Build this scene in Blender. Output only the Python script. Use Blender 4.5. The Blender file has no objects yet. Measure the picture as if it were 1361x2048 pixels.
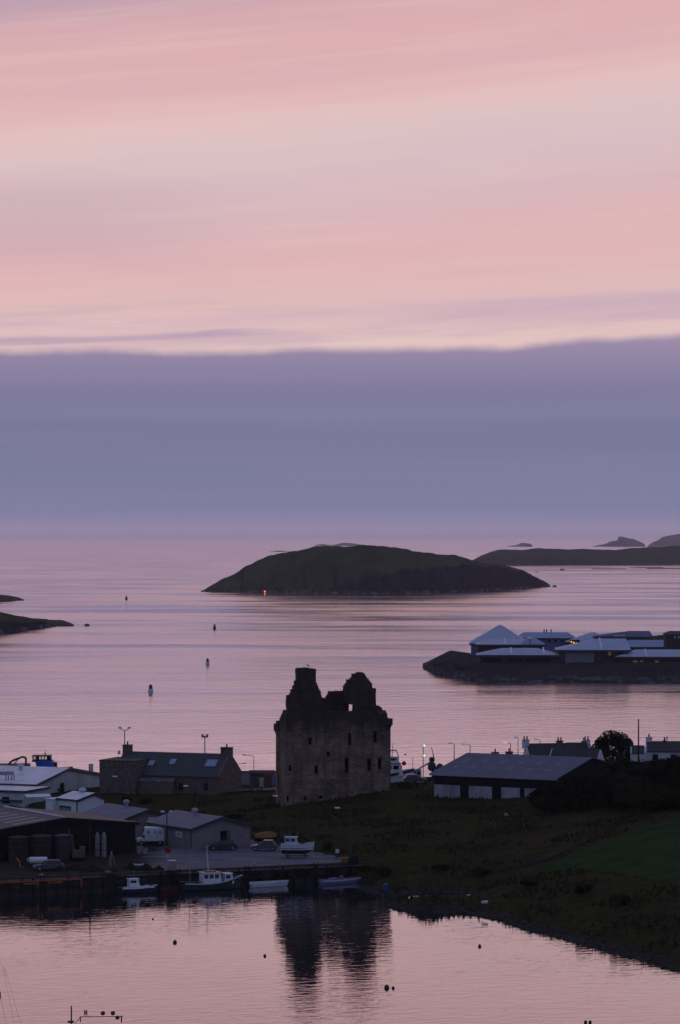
import bpy, math, random
import numpy as np
from mathutils import Vector, Matrix

random.seed(7)
rng = np.random.default_rng(7)
scene = bpy.context.scene
COL = scene.collection
R = math.radians
F, U0, VH, CZ = 6000.0, 680.5, 1071.0, 48.0      # focal length in photo pixels, principal column, horizon row, eye height

# ---------------------------------------------------------------- camera
cd = bpy.data.cameras.new("camera")
cd.sensor_fit = 'HORIZONTAL'
cd.sensor_width = 36.0
cd.lens = 36.0 * F / 1361.0
cd.shift_y = (VH - 1024.0) / 1361.0
cd.clip_start = 1.0
cd.clip_end = 400000.0
cam = bpy.data.objects.new("camera", cd)
cam.location = (0, 0, CZ)
cam.rotation_euler = (R(90), 0, 0)
COL.objects.link(cam)
scene.camera = cam
scene.view_settings.view_transform = 'Standard'
scene.view_settings.look = 'None'
scene.view_settings.exposure = 0.0
scene.view_settings.gamma = 1.0
scene.cycles.use_denoising = True
scene.cycles.max_bounces = 6
scene.cycles.volume_bounces = 1


def lin(r, g, b):
    def c(x):
        x /= 255.0
        return x / 12.92 if x <= 0.04045 else ((x + 0.055) / 1.055) ** 2.4
    return (c(r), c(g), c(b), 1.0)


# ---------------------------------------------------------------- world: dusk sky with a cloud layer
world = bpy.data.worlds.new("World")
scene.world = world
world.use_nodes = True
NT = world.node_tree
NT.nodes.clear()


class G:
    """tiny node-graph helper"""
    def __init__(s, nt): s.nt = nt
    def n(s, t, **k):
        x = s.nt.nodes.new(t)
        for a, b in k.items(): setattr(x, a, b)
        return x
    def put(s, sock, v):
        if hasattr(v, 'is_linked') or isinstance(v, bpy.types.NodeSocket): s.nt.links.new(v, sock)
        else: sock.default_value = v
    def m(s, op, a, b=0.0, c=0.0, clamp=False):
        x = s.n('ShaderNodeMath', operation=op, use_clamp=clamp)
        s.put(x.inputs[0], a); s.put(x.inputs[1], b); s.put(x.inputs[2], c)
        return x.outputs[0]
    def vec(s, x, y, z=0.0):
        q = s.n('ShaderNodeCombineXYZ')
        s.put(q.inputs[0], x); s.put(q.inputs[1], y); s.put(q.inputs[2], z)
        return q.outputs[0]
    def noise(s, v, scale=1.0, detail=3.0, rough=0.5, dist=0.0):
        q = s.n('ShaderNodeTexNoise')
        s.put(q.inputs['Vector'], v); q.inputs['Scale'].default_value = scale
        q.inputs['Detail'].default_value = detail; q.inputs['Roughness'].default_value = rough
        q.inputs['Distortion'].default_value = dist
        return q.outputs['Fac']
    def step(s, v, a, b, lo=0.0, hi=1.0, kind='SMOOTHSTEP'):
        q = s.n('ShaderNodeMapRange', interpolation_type=kind)
        s.put(q.inputs[0], v); s.put(q.inputs[1], a); s.put(q.inputs[2], b); s.put(q.inputs[3], lo); s.put(q.inputs[4], hi)
        return q.outputs[0]
    def ramp(s, v, stops, kind='LINEAR'):
        q = s.n('ShaderNodeValToRGB')
        q.color_ramp.interpolation = kind
        e = q.color_ramp.elements
        e[0].position, e[0].color = stops[0]
        e[1].position, e[1].color = stops[-1]
        for p, c in stops[1:-1]:
            x = e.new(p); x.color = c
        s.put(q.inputs[0], v)
        return q.outputs[0]
    def mix(s, f, a, b, mode='MIX'):
        q = s.n('ShaderNodeMix', data_type='RGBA', blend_type=mode)
        s.put(q.inputs[0], f); s.put(q.inputs[6], a); s.put(q.inputs[7], b)
        return q.outputs[2]


g = G(NT)
tc = g.n('ShaderNodeTexCoord')
sx = g.n('ShaderNodeSeparateXYZ')
NT.links.new(tc.outputs['Generated'], sx.inputs[0])
X, Y, Z = sx.outputs
hor = g.m('SQRT', g.m('ADD', g.m('MULTIPLY', X, X), g.m('MULTIPLY', Y, Y)))
P = g.m('MULTIPLY', g.m('DIVIDE', Z, g.m('MAXIMUM', hor, 0.001)), 6.0)          # 1.0 = 9.5 degrees above the horizon
A = g.m('MULTIPLY', g.m('ARCTAN2', X, Y), 6.0)                                   # azimuth on the same scale
tilt = g.step(P, 0.40, 0.75, 0.022, 0.097)
Pt = g.m('SUBTRACT', P, g.m('MULTIPLY', A, tilt))                                # bands climb to the right, steeper higher up
n1 = g.noise(g.vec(g.m('MULTIPLY', A, 0.9), g.m('MULTIPLY', Pt, 7.0), 3.1), 1.0, 3.0, 0.5)
n2 = g.noise(g.vec(g.m('MULTIPLY', A, 1.5), g.m('MULTIPLY', Pt, 42.0), 7.7), 1.0, 6.0, 0.62, 0.15)
n3 = g.noise(g.vec(g.m('MULTIPLY', A, 4.2), g.m('MULTIPLY', P, 5.0), 1.3), 1.0, 4.0, 0.55)
Pw = g.m('ADD', Pt, g.m('MULTIPLY', g.m('SUBTRACT', n1, 0.5), 0.10))
upper = g.ramp(g.m('MULTIPLY', Pw, 0.8), [(p * 0.8, lin(*c)) for p, c in (
    (0.37, (226, 196, 193)), (0.41, (224, 190, 190)), (0.445, (216, 183, 190)), (0.475, (224, 187, 187)), (0.53, (224, 181, 182)), (0.60, (222, 181, 184)),
    (0.67, (216, 184, 190)), (0.74, (216, 190, 195)), (0.80, (221, 194, 196)), (0.86, (227, 191, 191)), (0.885, (225, 184, 185)), (0.93, (221, 177, 181)),
    (1.00, (221, 175, 178)), (1.07, (213, 170, 177)), (1.13, (190, 160, 176)))])
upper = g.mix(g.step(n2, 0.44, 0.72, 0.0, 0.28), upper, lin(230, 198, 194))
upper = g.mix(g.step(n2, 0.46, 0.26, 0.0, 0.20), upper, lin(214, 170, 178))
lil = g.m('MULTIPLY', g.m('MULTIPLY', g.step(P, 0.50, 0.58), g.step(P, 0.76, 0.66)), g.step(A, 0.0, -0.6))
upper = g.mix(g.m('MULTIPLY', lil, 0.45), upper, lin(198, 166, 178))
# torn lilac streaks just above the bank
strk = g.noise(g.vec(g.m('MULTIPLY', A, 1.6), g.m('MULTIPLY', g.m('SUBTRACT', P, g.m('MULTIPLY', A, 0.06)), 26.0), 5.2), 1.0, 5.0, 0.6)
zone = g.m('MULTIPLY', g.step(P, 0.35, 0.39), g.step(P, 0.50, 0.42))
upper = g.mix(g.m('MULTIPLY', zone, g.step(strk, 0.48, 0.66, 0.0, 0.5)), upper, lin(192, 166, 184))
upper = g.mix(g.m('MULTIPLY', zone, g.step(strk, 0.44, 0.30, 0.0, 0.6)), upper, lin(231, 201, 193))
off = g.m('ABSOLUTE', g.m('SUBTRACT', g.m('SUBTRACT', P, g.m('MULTIPLY', g.m('SUBTRACT', strk, 0.5), 0.05)), g.m('ADD', 0.4065, g.m('MULTIPLY', A, 0.030))))
upper = g.mix(g.m('MULTIPLY', g.step(off, 0.016, 0.001), g.step(A, 0.0, -0.30, 0.0, 0.62)), upper, lin(168, 148, 176))
wed = g.m('MULTIPLY', g.m('MULTIPLY', g.step(Pt, 0.405, 0.425), g.step(Pt, 0.475, 0.455)), g.step(A, -0.05, 0.35))
upper = g.mix(g.m('MULTIPLY', wed, g.step(strk, 0.30, 0.60, 0.25, 0.7)), upper, lin(200, 172, 186))
lower = g.ramp(P, [
    (0.0, lin(156, 142, 168)),
    (0.020, lin(144, 135, 165)),
    (0.050, lin(126, 125, 161)),
    (0.12, lin(121, 122, 157)),
    (0.22, lin(122, 121, 155)),
    (0.30, lin(130, 124, 158)),
    (0.345, lin(143, 132, 163)),
    (0.375, lin(154, 138, 168)),
    (0.42, lin(164, 146, 174))])
n4 = g.noise(g.vec(g.m('MULTIPLY', A, 0.7), g.m('MULTIPLY', P, 22.0), 9.4), 1.0, 3.0, 0.5)
lower = g.mix(g.step(n4, 0.35, 0.7, 0.0, 0.24), lower, lin(141, 137, 166))
edge = g.m('ADD', g.m('ADD', 0.368, g.m('ADD', g.m('MULTIPLY', A, 0.022), g.m('MULTIPLY', g.m('MULTIPLY', A, A), 0.03))), g.m('MULTIPLY', g.m('SUBTRACT', n3, 0.5), 0.036))
bank = g.step(g.m('SUBTRACT', P, edge), -0.009, 0.014)
front = g.mix(bank, lower, upper)
# away from the afterglow the cloud deck goes dull blue
sky = g.n('ShaderNodeTexSky', sky_type='NISHITA')
sky.sun_disc = False
sky.sun_elevation = R(1.0)
sky.sun_rotation = R(60)
nish = g.mix(1.0, sky.outputs[0], (0.06, 0.06, 0.06, 1), 'MULTIPLY')
dull = g.mix(0.12, (0.195, 0.235, 0.415, 1), nish)
up_f = g.step(P, 1.5, 3.4)
back_f = g.step(Y, 0.45, -0.35)
away = g.m('MAXIMUM', up_f, back_f)
col = g.mix(away, front, dull)
bg = g.n('ShaderNodeBackground')
NT.links.new(col, bg.inputs['Color'])
bg.inputs['Strength'].default_value = 1.0
wo = g.n('ShaderNodeOutputWorld')
NT.links.new(bg.outputs[0], wo.inputs['Surface'])

# the sun is down: only a trace of warm glow from beyond the sea, to the right
sd = bpy.data.lights.new("sun", 'SUN')
sd.energy = 0.03
sd.angle = R(20)
sd.color = (1.0, 0.72, 0.66)
sun = bpy.data.objects.new("sun", sd)
sun.rotation_euler = (R(86), 0, R(180 - 60))
COL.objects.link(sun)


# ---------------------------------------------------------------- materials
MATS = {}


def mat(name, c, rough=0.8, var=0.25, scale=1.0, stretch=(1, 1, 1), metal=0.0, spec=0.35, c2=None, bump=0.0, emit=None, es=1.0, rib=None):
    """procedural surface: colour broken up by two octaves of noise in object space"""
    if name in MATS: return MATS[name]
    m = bpy.data.materials.new(name)
    m.use_nodes = True
    nt = m.node_tree
    b = nt.nodes['Principled BSDF']
    b.inputs['Roughness'].default_value = rough
    b.inputs['Metallic'].default_value = metal
    b.inputs['Specular IOR Level'].default_value = spec
    q = G(nt)
    t = q.n('ShaderNodeTexCoord')
    mp = q.n('ShaderNodeMapping')
    nt.links.new(t.outputs['Object'], mp.inputs[0])
    mp.inputs['Scale'].default_value = stretch
    f1 = q.noise(mp.outputs[0], scale, 4.0, 0.6)
    c4 = tuple(c[:3]) + (1,)
    d4 = tuple(c2[:3]) + (1,) if c2 else tuple(x * (1 - var) for x in c[:3]) + (1,)
    colr = q.mix(q.step(f1, 0.35, 0.68), c4, d4)
    if rib:                       # sheet joints: (axis, spacing, strength)
        sp = q.n('ShaderNodeSeparateXYZ')
        nt.links.new(t.outputs['Object'], sp.inputs[0])
        fr = q.m('FRACT', q.m('DIVIDE', sp.outputs[rib[0]], rib[1]))
        tone = q.noise(q.vec(q.m('FLOOR', q.m('DIVIDE', sp.outputs[rib[0]], rib[1])), 0.5, 0.5), 3.7, 0.0)
        colr = q.mix(q.m('MULTIPLY', q.step(tone, 0.3, 0.7), rib[2]), colr, d4)
        colr = q.mix(q.m('MULTIPLY', q.step(q.m('ABSOLUTE', q.m('SUBTRACT', fr, 0.5)), 0.40, 0.48), rib[2]), colr, tuple(x * 0.45 for x in c[:3]) + (1,))
    nt.links.new(colr, b.inputs['Base Color'])
    if bump:
        bp = q.n('ShaderNodeBump')
        bp.inputs['Strength'].default_value = 0.8
        bp.inputs['Distance'].default_value = bump
        nt.links.new(q.noise(mp.outputs[0], scale * 3, 4.0, 0.6), bp.inputs['Height'])
        nt.links.new(bp.outputs[0], b.inputs['Normal'])
    if emit:
        b.inputs['Emission Color'].default_value = tuple(emit[:3]) + (1,)
        b.inputs['Emission Strength'].default_value = es
    MATS[name] = m
    return m


def stone_mat():
    m = bpy.data.materials.new("castle_stone")
    m.use_nodes = True
    nt = m.node_tree
    b = nt.nodes['Principled BSDF']
    q = G(nt)
    t = q.n('ShaderNodeTexCoord')
    s = q.n('ShaderNodeSeparateXYZ')
    nt.links.new(t.outputs['Object'], s.inputs[0])
    br = q.n('ShaderNodeTexVoronoi')
    br.inputs['Scale'].default_value = 1.0
    nt.links.new(q.vec(q.m('MULTIPLY', q.m('ADD', s.outputs[0], s.outputs[1]), 1.5), q.m('MULTIPLY', s.outputs[2], 3.2)), br.inputs['Vector'])
    big = q.noise(t.outputs['Object'], 0.35, 5.0, 0.65)
    streak = q.noise(q.vec(q.m('MULTIPLY', s.outputs[0], 1.3), q.m('MULTIPLY', s.outputs[1], 1.3), q.m('MULTIPLY', s.outputs[2], 0.10)), 1.0, 5.0, 0.65)
    c = q.mix(q.step(big, 0.35, 0.65), (0.290, 0.200, 0.160, 1), (0.155, 0.108, 0.086, 1))
    c = q.mix(q.step(streak, 0.50, 0.66, 0.0, 0.55), c, (0.060, 0.042, 0.033, 1))
    c = q.mix(q.step(streak, 0.44, 0.32, 0.0, 0.6), c, (0.33, 0.24, 0.19, 1))
    sp = q.n('ShaderNodeSeparateXYZ')
    nt.links.new(br.outputs['Color'], sp.inputs[0])
    c = q.mix(q.m('MULTIPLY', sp.outputs[0], 0.5), c, (0.06, 0.050, 0.045, 1))
    # darker toward the wallhead of the ruin, with an uneven edge
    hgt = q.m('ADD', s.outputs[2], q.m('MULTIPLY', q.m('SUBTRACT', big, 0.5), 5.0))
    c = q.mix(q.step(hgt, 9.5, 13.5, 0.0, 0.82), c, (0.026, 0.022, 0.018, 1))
    nt.links.new(c, b.inputs['Base Color'])
    b.inputs['Roughness'].default_value = 0.95
    b.inputs['Specular IOR Level'].default_value = 0.1
    bp = q.n('ShaderNodeBump')
    bp.inputs['Strength'].default_value = 1.0
    bp.inputs['Distance'].default_value = 0.08
    nt.links.new(br.outputs['Distance'], bp.inputs['Height'])
    nt.links.new(bp.outputs[0], b.inputs['Normal'])
    return m


M = dict(
    stone=stone_mat(),
    rubble=mat("rubble_wall", (0.155, 0.125, 0.11), 0.95, 0.45, 2.2, bump=0.05, spec=0.1),
    slate=mat("roof_slate", (0.060, 0.062, 0.068), 0.75, 0.35, 2.5, spec=0.3),
    dark_slate=mat("dark_roof_slate", (0.05, 0.048, 0.052), 0.8, 0.3, 2.5, spec=0.25),
    purple_sheet=mat("grey_roof_sheet", (0.165, 0.155, 0.205), 0.65, 0.25, 0.5, stretch=(1, 1, 1), spec=0.35, rib=(1, 1.0, 0.5)),
    barn_sheet=mat("barn_roof_sheet", (0.072, 0.084, 0.155), 0.62, 0.3, 0.4, spec=0.35, rib=(0, 1.05, 0.6)),
    white_sheet=mat("white_roof_sheet", (0.70, 0.72, 0.78), 0.42, 0.22, 0.35, spec=0.5, rib=(1, 1.1, 0.35)),
    cladding=mat("grey_green_cladding", (0.46, 0.54, 0.54), 0.6, 0.25, 0.5, stretch=(1, 1, .3), spec=0.3),
    cladding_pale=mat("pale_cladding", (0.62, 0.70, 0.74), 0.6, 0.10, 0.7, spec=0.3),
    trim=mat("dark_trim", (0.035, 0.045, 0.055), 0.5, 0.2),
    harl=mat("white_harl", (0.60, 0.60, 0.64), 0.9, 0.12, 0.8, spec=0.15),
    harl_grey=mat("grey_harl", (0.27, 0.25, 0.25), 0.9, 0.2, 0.8, spec=0.15),
    block=mat("concrete_block", (0.22, 0.195, 0.20), 0.9, 0.2, 0.8, spec=0.15),
    brown_wall=mat("brown_boarding", (0.12, 0.09, 0.07), 0.85, 0.3, 1.0),
    black=mat("near_black", (0.012, 0.012, 0.014), 0.85, 0.2, 1.0, spec=0.1),
    dark_wall=mat("dark_wall_surface", (0.018, 0.018, 0.022), 0.9, 0.3, 1.5, spec=0.1),
    asphalt=mat("asphalt", (0.10, 0.095, 0.125), 0.75, 0.25, 0.35, spec=0.3),
    yard=mat("yard_surface", (0.115, 0.108, 0.140), 0.7, 0.5, 0.16, stretch=(1, 2.2, 1), spec=0.35),
    concrete=mat("quay_concrete", (0.055, 0.050, 0.046), 0.9, 0.4, 0.6, bump=0.02, spec=0.2),
    timber=mat("wet_timber", (0.020, 0.018, 0.016), 0.8, 0.3, 1.0, spec=0.2),
    galv=mat("galvanised_steel", (0.30, 0.31, 0.34), 0.5, 0.15, 1.0, metal=0.3),
    dark_steel=mat("dark_steel", (0.035, 0.035, 0.040), 0.55, 0.2, 1.0),
    lens=mat("lamp_lens", (0.75, 0.75, 0.80), 0.3, 0.05, 1.0, spec=0.6),
    glass=mat("dark_glass", (0.010, 0.012, 0.016), 0.15, 0.2, 1.0, spec=0.5),
    skyglass=mat("skylight_glass", (0.20, 0.26, 0.38), 0.30, 0.1, 1.0, spec=0.6),
    white=mat("white_gloss_paint", (0.64, 0.65, 0.68), 0.35, 0.10, 1.2, spec=0.5),
    offwhite=mat("weathered_white", (0.50, 0.53, 0.58), 0.5, 0.15, 1.2),
    blue=mat("blue_paint", (0.015, 0.10, 0.55), 0.4, 0.2, 1.0),
    navy=mat("dark_hull_paint", (0.012, 0.018, 0.035), 0.4, 0.25, 1.0),
    green=mat("green_hull_paint", (0.010, 0.036, 0.030), 0.45, 0.25, 1.0),
    antifoul=mat("red_antifoul", (0.10, 0.018, 0.015), 0.6, 0.3, 1.0),
    red=mat("red_plastic", (0.26, 0.022, 0.020), 0.45, 0.15, 1.0),
    orange=mat("orange_paint", (0.42, 0.10, 0.022), 0.55, 0.2, 1.0),
    yellow=mat("yellow_cover", (0.22, 0.115, 0.014), 0.6, 0.2, 1.5),
    lilac=mat("faded_blue_grey", (0.15, 0.155, 0.29), 0.5, 0.15, 1.0),
    tyre=mat("tyre_rubber", (0.010, 0.010, 0.010), 0.9, 0.1, 1.0, spec=0.1),
    rim=mat("wheel_rim", (0.30, 0.30, 0.32), 0.4, 0.1, 1.0, metal=0.6),
    car_dark=mat("dark_car_paint", (0.018, 0.018, 0.024), 0.25, 0.1, 1.0, spec=0.6),
    car_grey=mat("grey_car_paint", (0.07, 0.07, 0.085), 0.28, 0.1, 1.0, spec=0.6),
    tank=mat("rusty_tank", (0.036, 0.027, 0.021), 0.85, 0.4, 0.8),
    lit=mat("lit_window", (0.8, 0.6, 0.2), 0.5, 0.1, 1.0, emit=lin(255, 190, 60), es=0.9),
    lit_dim=mat("dimly_lit_window", (0.4, 0.3, 0.1), 0.5, 0.3, 1.0, emit=lin(150, 110, 40), es=0.10),
    lamp_green=mat("glowing_green_lamp", (0.8, 1.0, 0.8), 0.5, 0.05, 1.0, emit=(0.45, 1.0, 0.50), es=1.25),
    lamp_amber=mat("glowing_amber_lamp", (1.0, 0.7, 0.4), 0.5, 0.05, 1.0, emit=(1.0, 0.55, 0.22), es=0.7),
    lamp_red=mat("glowing_red_beacon", (1.0, 0.2, 0.1), 0.5, 0.05, 1.0, emit=(1.0, 0.14, 0.04), es=4.5),
    bark=mat("bark", (0.03, 0.025, 0.02), 0.95, 0.3, 2.0, spec=0.1),
    leaf=mat("dark_foliage", (0.018, 0.026, 0.010), 0.9, 0.55, 0.6, spec=0.1),
    leaf_b=mat("whin_foliage", (0.022, 0.025, 0.009), 0.95, 0.6, 0.5, spec=0.05),
    blade=mat("rough_grass", (0.026, 0.030, 0.012), 0.95, 0.4, 0.4, spec=0.05, c2=(0.040, 0.034, 0.018)),
    rock=mat("shore_rock", (0.07, 0.068, 0.07), 0.95, 0.6, 0.6, spec=0.1),
)


# ---------------------------------------------------------------- mesh builder
class MB:
    def __init__(s): s.v, s.f = [], []
    def add(s, vs, fs):
        o = len(s.v)
        s.v += [tuple(map(float, p)) for p in vs]
        s.f += [tuple(i + o for i in q) for q in fs]
        return s
    def box(s, x0, x1, y0, y1, z0, z1):
        return s.add([(x0, y0, z0), (x1, y0, z0), (x1, y1, z0), (x0, y1, z0), (x0, y0, z1), (x1, y0, z1), (x1, y1, z1), (x0, y1, z1)],
                     [(0, 3, 2, 1), (4, 5, 6, 7), (0, 1, 5, 4), (1, 2, 6, 5), (2, 3, 7, 6), (3, 0, 4, 7)])
    def prism_y(s, pts, y0, y1):           # outline in x,z extruded along y
        n = len(pts)
        return s.add([(x, y0, z) for x, z in pts] + [(x, y1, z) for x, z in pts],
                     [tuple(range(n)), tuple(range(2 * n - 1, n - 1, -1))] + [(i, i + n, (i + 1) % n + n, (i + 1) % n) for i in range(n)])
    def prism_x(s, pts, x0, x1):           # outline in y,z extruded along x
        n = len(pts)
        return s.add([(x0, y, z) for y, z in pts] + [(x1, y, z) for y, z in pts],
                     [tuple(range(n - 1, -1, -1)), tuple(range(n, 2 * n))] + [(i, (i + 1) % n, (i + 1) % n + n, i + n) for i in range(n)])
    def prism_z(s, pts, z0, z1):
        n = len(pts)
        return s.add([(x, y, z0) for x, y in pts] + [(x, y, z1) for x, y in pts],
                     [tuple(range(n - 1, -1, -1)), tuple(range(n, 2 * n))] + [(i, (i + 1) % n, (i + 1) % n + n, i + n) for i in range(n)])
    def tube(s, p0, p1, r0, r1=None, n=8):
        p0, p1 = Vector(p0), Vector(p1)
        r1 = r0 if r1 is None else r1
        d = (p1 - p0).normalized()
        a = d.orthogonal().normalized()
        b = d.cross(a)
        vs = []
        for p, r in ((p0, r0), (p1, r1)):
            for i in range(n):
                t = 2 * math.pi * i / n
                vs.append(p + a * (math.cos(t) * r) + b * (math.sin(t) * r))
        return s.add(vs, [(i, (i + 1) % n, (i + 1) % n + n, i + n) for i in range(n)] + [tuple(range(n - 1, -1, -1)), tuple(range(n, 2 * n))])
    def lathe(s, prof, c=(0, 0, 0), n=14):
        vs, fs = [], []
        for r, z in prof:
            for i in range(n):
                t = 2 * math.pi * i / n
                vs.append((c[0] + r * math.cos(t), c[1] + r * math.sin(t), c[2] + z))
        for k in range(len(prof) - 1):
            for i in range(n):
                fs.append((k * n + i, k * n + (i + 1) % n, (k + 1) * n + (i + 1) % n, (k + 1) * n + i))
        fs.append(tuple(range(n - 1, -1, -1)))
        fs.append(tuple(range((len(prof) - 1) * n, len(prof) * n)))
        return s.add(vs, fs)
    def ball(s, c, r, n=10, k=6, sz=1.0):
        return s.lathe([(max(1e-3, r * math.sin(math.pi * i / k)), -r * sz * math.cos(math.pi * i / k)) for i in range(k + 1)], c, n)
    def loft(s, secs, cap=True):           # secs: list of equally long closed loops
        n = len(secs[0])
        vs = [p for q in secs for p in q]
        fs = []
        for k in range(len(secs) - 1):
            for i in range(n):
                fs.append((k * n + i, k * n + (i + 1) % n, (k + 1) * n + (i + 1) % n, (k + 1) * n + i))
        if cap:
            fs.append(tuple(range(n - 1, -1, -1)))
            fs.append(tuple(range((len(secs) - 1) * n, len(secs) * n)))
        return s.add(vs, fs)
    def build(s, name, m, parent=None, smooth=False, bevel=0.0, label=None):
        me = bpy.data.meshes.new(name)
        me.from_pydata(s.v, [], s.f)
        me.validate()
        me.update()
        me.materials.append(m)
        if smooth: me.polygons.foreach_set('use_smooth', [True] * len(me.polygons))
        o = bpy.data.objects.new(name, me)
        COL.objects.link(o)
        if parent is not None: o.parent = parent
        if bevel:
            bv = o.modifiers.new("bevel", 'BEVEL')
            bv.width, bv.segments, bv.limit_method = bevel, 2, 'ANGLE'
        if label: o['label'] = label
        return o


def tag(o, label, cat, group=None, kind=None):
    o['label'], o['category'] = label, cat
    if group: o['group'] = group
    if kind: o['kind'] = kind
    return o


def thing(name, label, cat, loc=(0, 0, 0), rz=0.0, group=None):
    o = bpy.data.objects.new(name, None)
    COL.objects.link(o)
    o.location = loc
    o.rotation_euler = (0, 0, rz)
    return tag(o, label, cat, group)


def struct(o):
    o['kind'] = 'structure'
    return o


def copy_thing(o, loc, rz, label, s=1.0, parent=None):
    c = o.copy()
    COL.objects.link(c)
    if parent is None:
        c.location = loc
        c.rotation_euler = (0, 0, rz)
        c.scale = (s, s, s)
        c['label'] = label
    else:
        c.parent = parent
    for ch in list(o.children): copy_thing(ch, None, 0, None, 1, c)
    return c


def at(u, v, z):                 # the point at height z seen at pixel u, v
    y = (CZ - z) * F / (v - VH)
    return ((u - U0) * y / F, y, z)


def far(u, v, y):                # the point at distance y seen at pixel u, v
    return ((u - U0) * y / F, y, CZ - (v - VH) * y / F)


def onplane(o, u, v, yl=0.0):    # local x, z of pixel u, v on the plane local y = yl of thing o
    X0, Y0, Z0 = o.location
    a = o.rotation_euler[2]
    c, s = math.cos(a), math.sin(a)
    k = (u - U0) / F
    # X = X0 + x c - yl s ; Y = Y0 + x s + yl c ; X = k Y
    x = (k * (Y0 + yl * c) - X0 + yl * s) / (c - k * s)
    Yw = Y0 + x * s + yl * c
    return x, CZ - (v - VH) * Yw / F - Z0


def onside(o, u, v, xl=0.0):     # local y, z of pixel u, v on the plane local x = xl
    X0, Y0, Z0 = o.location
    a = o.rotation_euler[2]
    c, s = math.cos(a), math.sin(a)
    k = (u - U0) / F
    y = (X0 + xl * c - k * (Y0 + xl * s)) / (k * c + s)
    Yw = Y0 + xl * s + y * c
    return y, CZ - (v - VH) * Yw / F - Z0


# ---------------------------------------------------------------- the sea
def sea_mat():
    m = bpy.data.materials.new("sea_water")
    m.use_nodes = True
    nt = m.node_tree
    b = nt.nodes['Principled BSDF']
    q = G(nt)
    t = q.n('ShaderNodeTexCoord')
    s = q.n('ShaderNodeSeparateXYZ')
    nt.links.new(t.outputs['Object'], s.inputs[0])
    x, y = s.outputs[0], s.outputs[1]
    # inside the harbour small ripples, outside a longer chop with calm slicks
    rp = q.noise(q.vec(q.m('MULTIPLY', q.m('ADD', x, q.m('MULTIPLY', y, 0.25)), 0.35), q.m('MULTIPLY', q.m('SUBTRACT', y, q.m('MULTIPLY', x, 0.35)), 0.85)), 1.0, 3.0, 0.5, 0.3)
    fine = q.noise(q.vec(q.m('MULTIPLY', x, 1.1), q.m('MULTIPLY', y, 1.6), 4.0), 1.0, 2.0, 0.5)
    chop = q.noise(q.vec(q.m('MULTIPLY', x, 0.16), q.m('MULTIPLY', y, 0.22), 8.0), 1.0, 4.0, 0.55)
    slick = q.noise(q.vec(q.m('MULTIPLY', x, 0.0045), q.m('MULTIPLY', y, 0.016), 2.0), 1.0, 6.0, 0.66, 0.3)
    outer = q.step(y, 430.0, 640.0)
    lull = q.step(slick, 0.38, 0.60, 0.34, 1.0)
    patch = q.noise(q.vec(q.m('MULTIPLY', x, 0.035), q.m('MULTIPLY', y, 0.022), 6.0), 1.0, 3.0, 0.55)
    swell = q.noise(q.vec(q.m('MULTIPLY', q.m('ADD', x, q.m('MULTIPLY', y, 0.3)), 0.05), q.m('MULTIPLY', q.m('SUBTRACT', y, q.m('MULTIPLY', x, 0.30)), 0.20), 3.0), 1.0, 2.0, 0.5)
    h_in = q.m('ADD', q.m('ADD', q.m('MULTIPLY', q.m('MULTIPLY', rp, SEA['rip']), q.step(patch, 0.36, 0.64, 0.55, 1.35)), q.m('MULTIPLY', fine, SEA['fine'])), q.m('MULTIPLY', swell, SEA['swell']))
    h_out = q.m('MULTIPLY', q.m('ADD', q.m('MULTIPLY', chop, SEA['chop']), q.m('MULTIPLY', rp, SEA['chop2'])), q.m('MULTIPLY', lull, q.step(y, 1500.0, 9000.0, 1.0, 0.2)))
    mx = q.n('ShaderNodeMix', data_type='FLOAT')
    q.put(mx.inputs[0], outer); q.put(mx.inputs[2], h_in); q.put(mx.inputs[3], h_out)
    bp = q.n('ShaderNodeBump')
    bp.inputs['Strength'].default_value = 1.0
    bp.inputs['Distance'].default_value = 1.0
    nt.links.new(mx.outputs[0], bp.inputs['Height'])
    nt.links.new(bp.outputs[0], b.inputs['Normal'])
    farf = q.step(y, 600.0, 2600.0)
    rough = q.m('ADD', q.m('MULTIPLY', q.m('MULTIPLY', farf, lull), SEA['rfar']), q.m('ADD', SEA['rnear'], q.m('MULTIPLY', q.m('MULTIPLY', outer, lull), SEA['rout'])))
    nt.links.new(rough, b.inputs['Roughness'])
    b.inputs['Base Color'].default_value = (0.010, 0.014, 0.022, 1)
    b.inputs['IOR'].default_value = 1.333
    b.inputs['Specular IOR Level'].default_value = 0.5
    # added pink-tinted mirror layer brightens the sea beyond real water, more so far out
    gl = q.n('ShaderNodeBsdfGlossy')
    gl.inputs['Color'].default_value = (1.0, 0.90, 0.91, 1)
    nt.links.new(rough, gl.inputs['Roughness'])
    nt.links.new(bp.outputs[0], gl.inputs['Normal'])
    ms = q.n('ShaderNodeMixShader')
    nt.links.new(q.m('ADD', q.m('ADD', SEA['film'], q.m('MULTIPLY', outer, SEA['mirror_mix_out'])), q.step(y, 1500.0, 6000.0, 0.0, 0.3)), ms.inputs[0])
    nt.links.new(b.outputs[0], ms.inputs[1]); nt.links.new(gl.outputs[0], ms.inputs[2])
    nt.links.new(ms.outputs[0], nt.nodes['Material Output'].inputs['Surface'])
    return m


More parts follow.
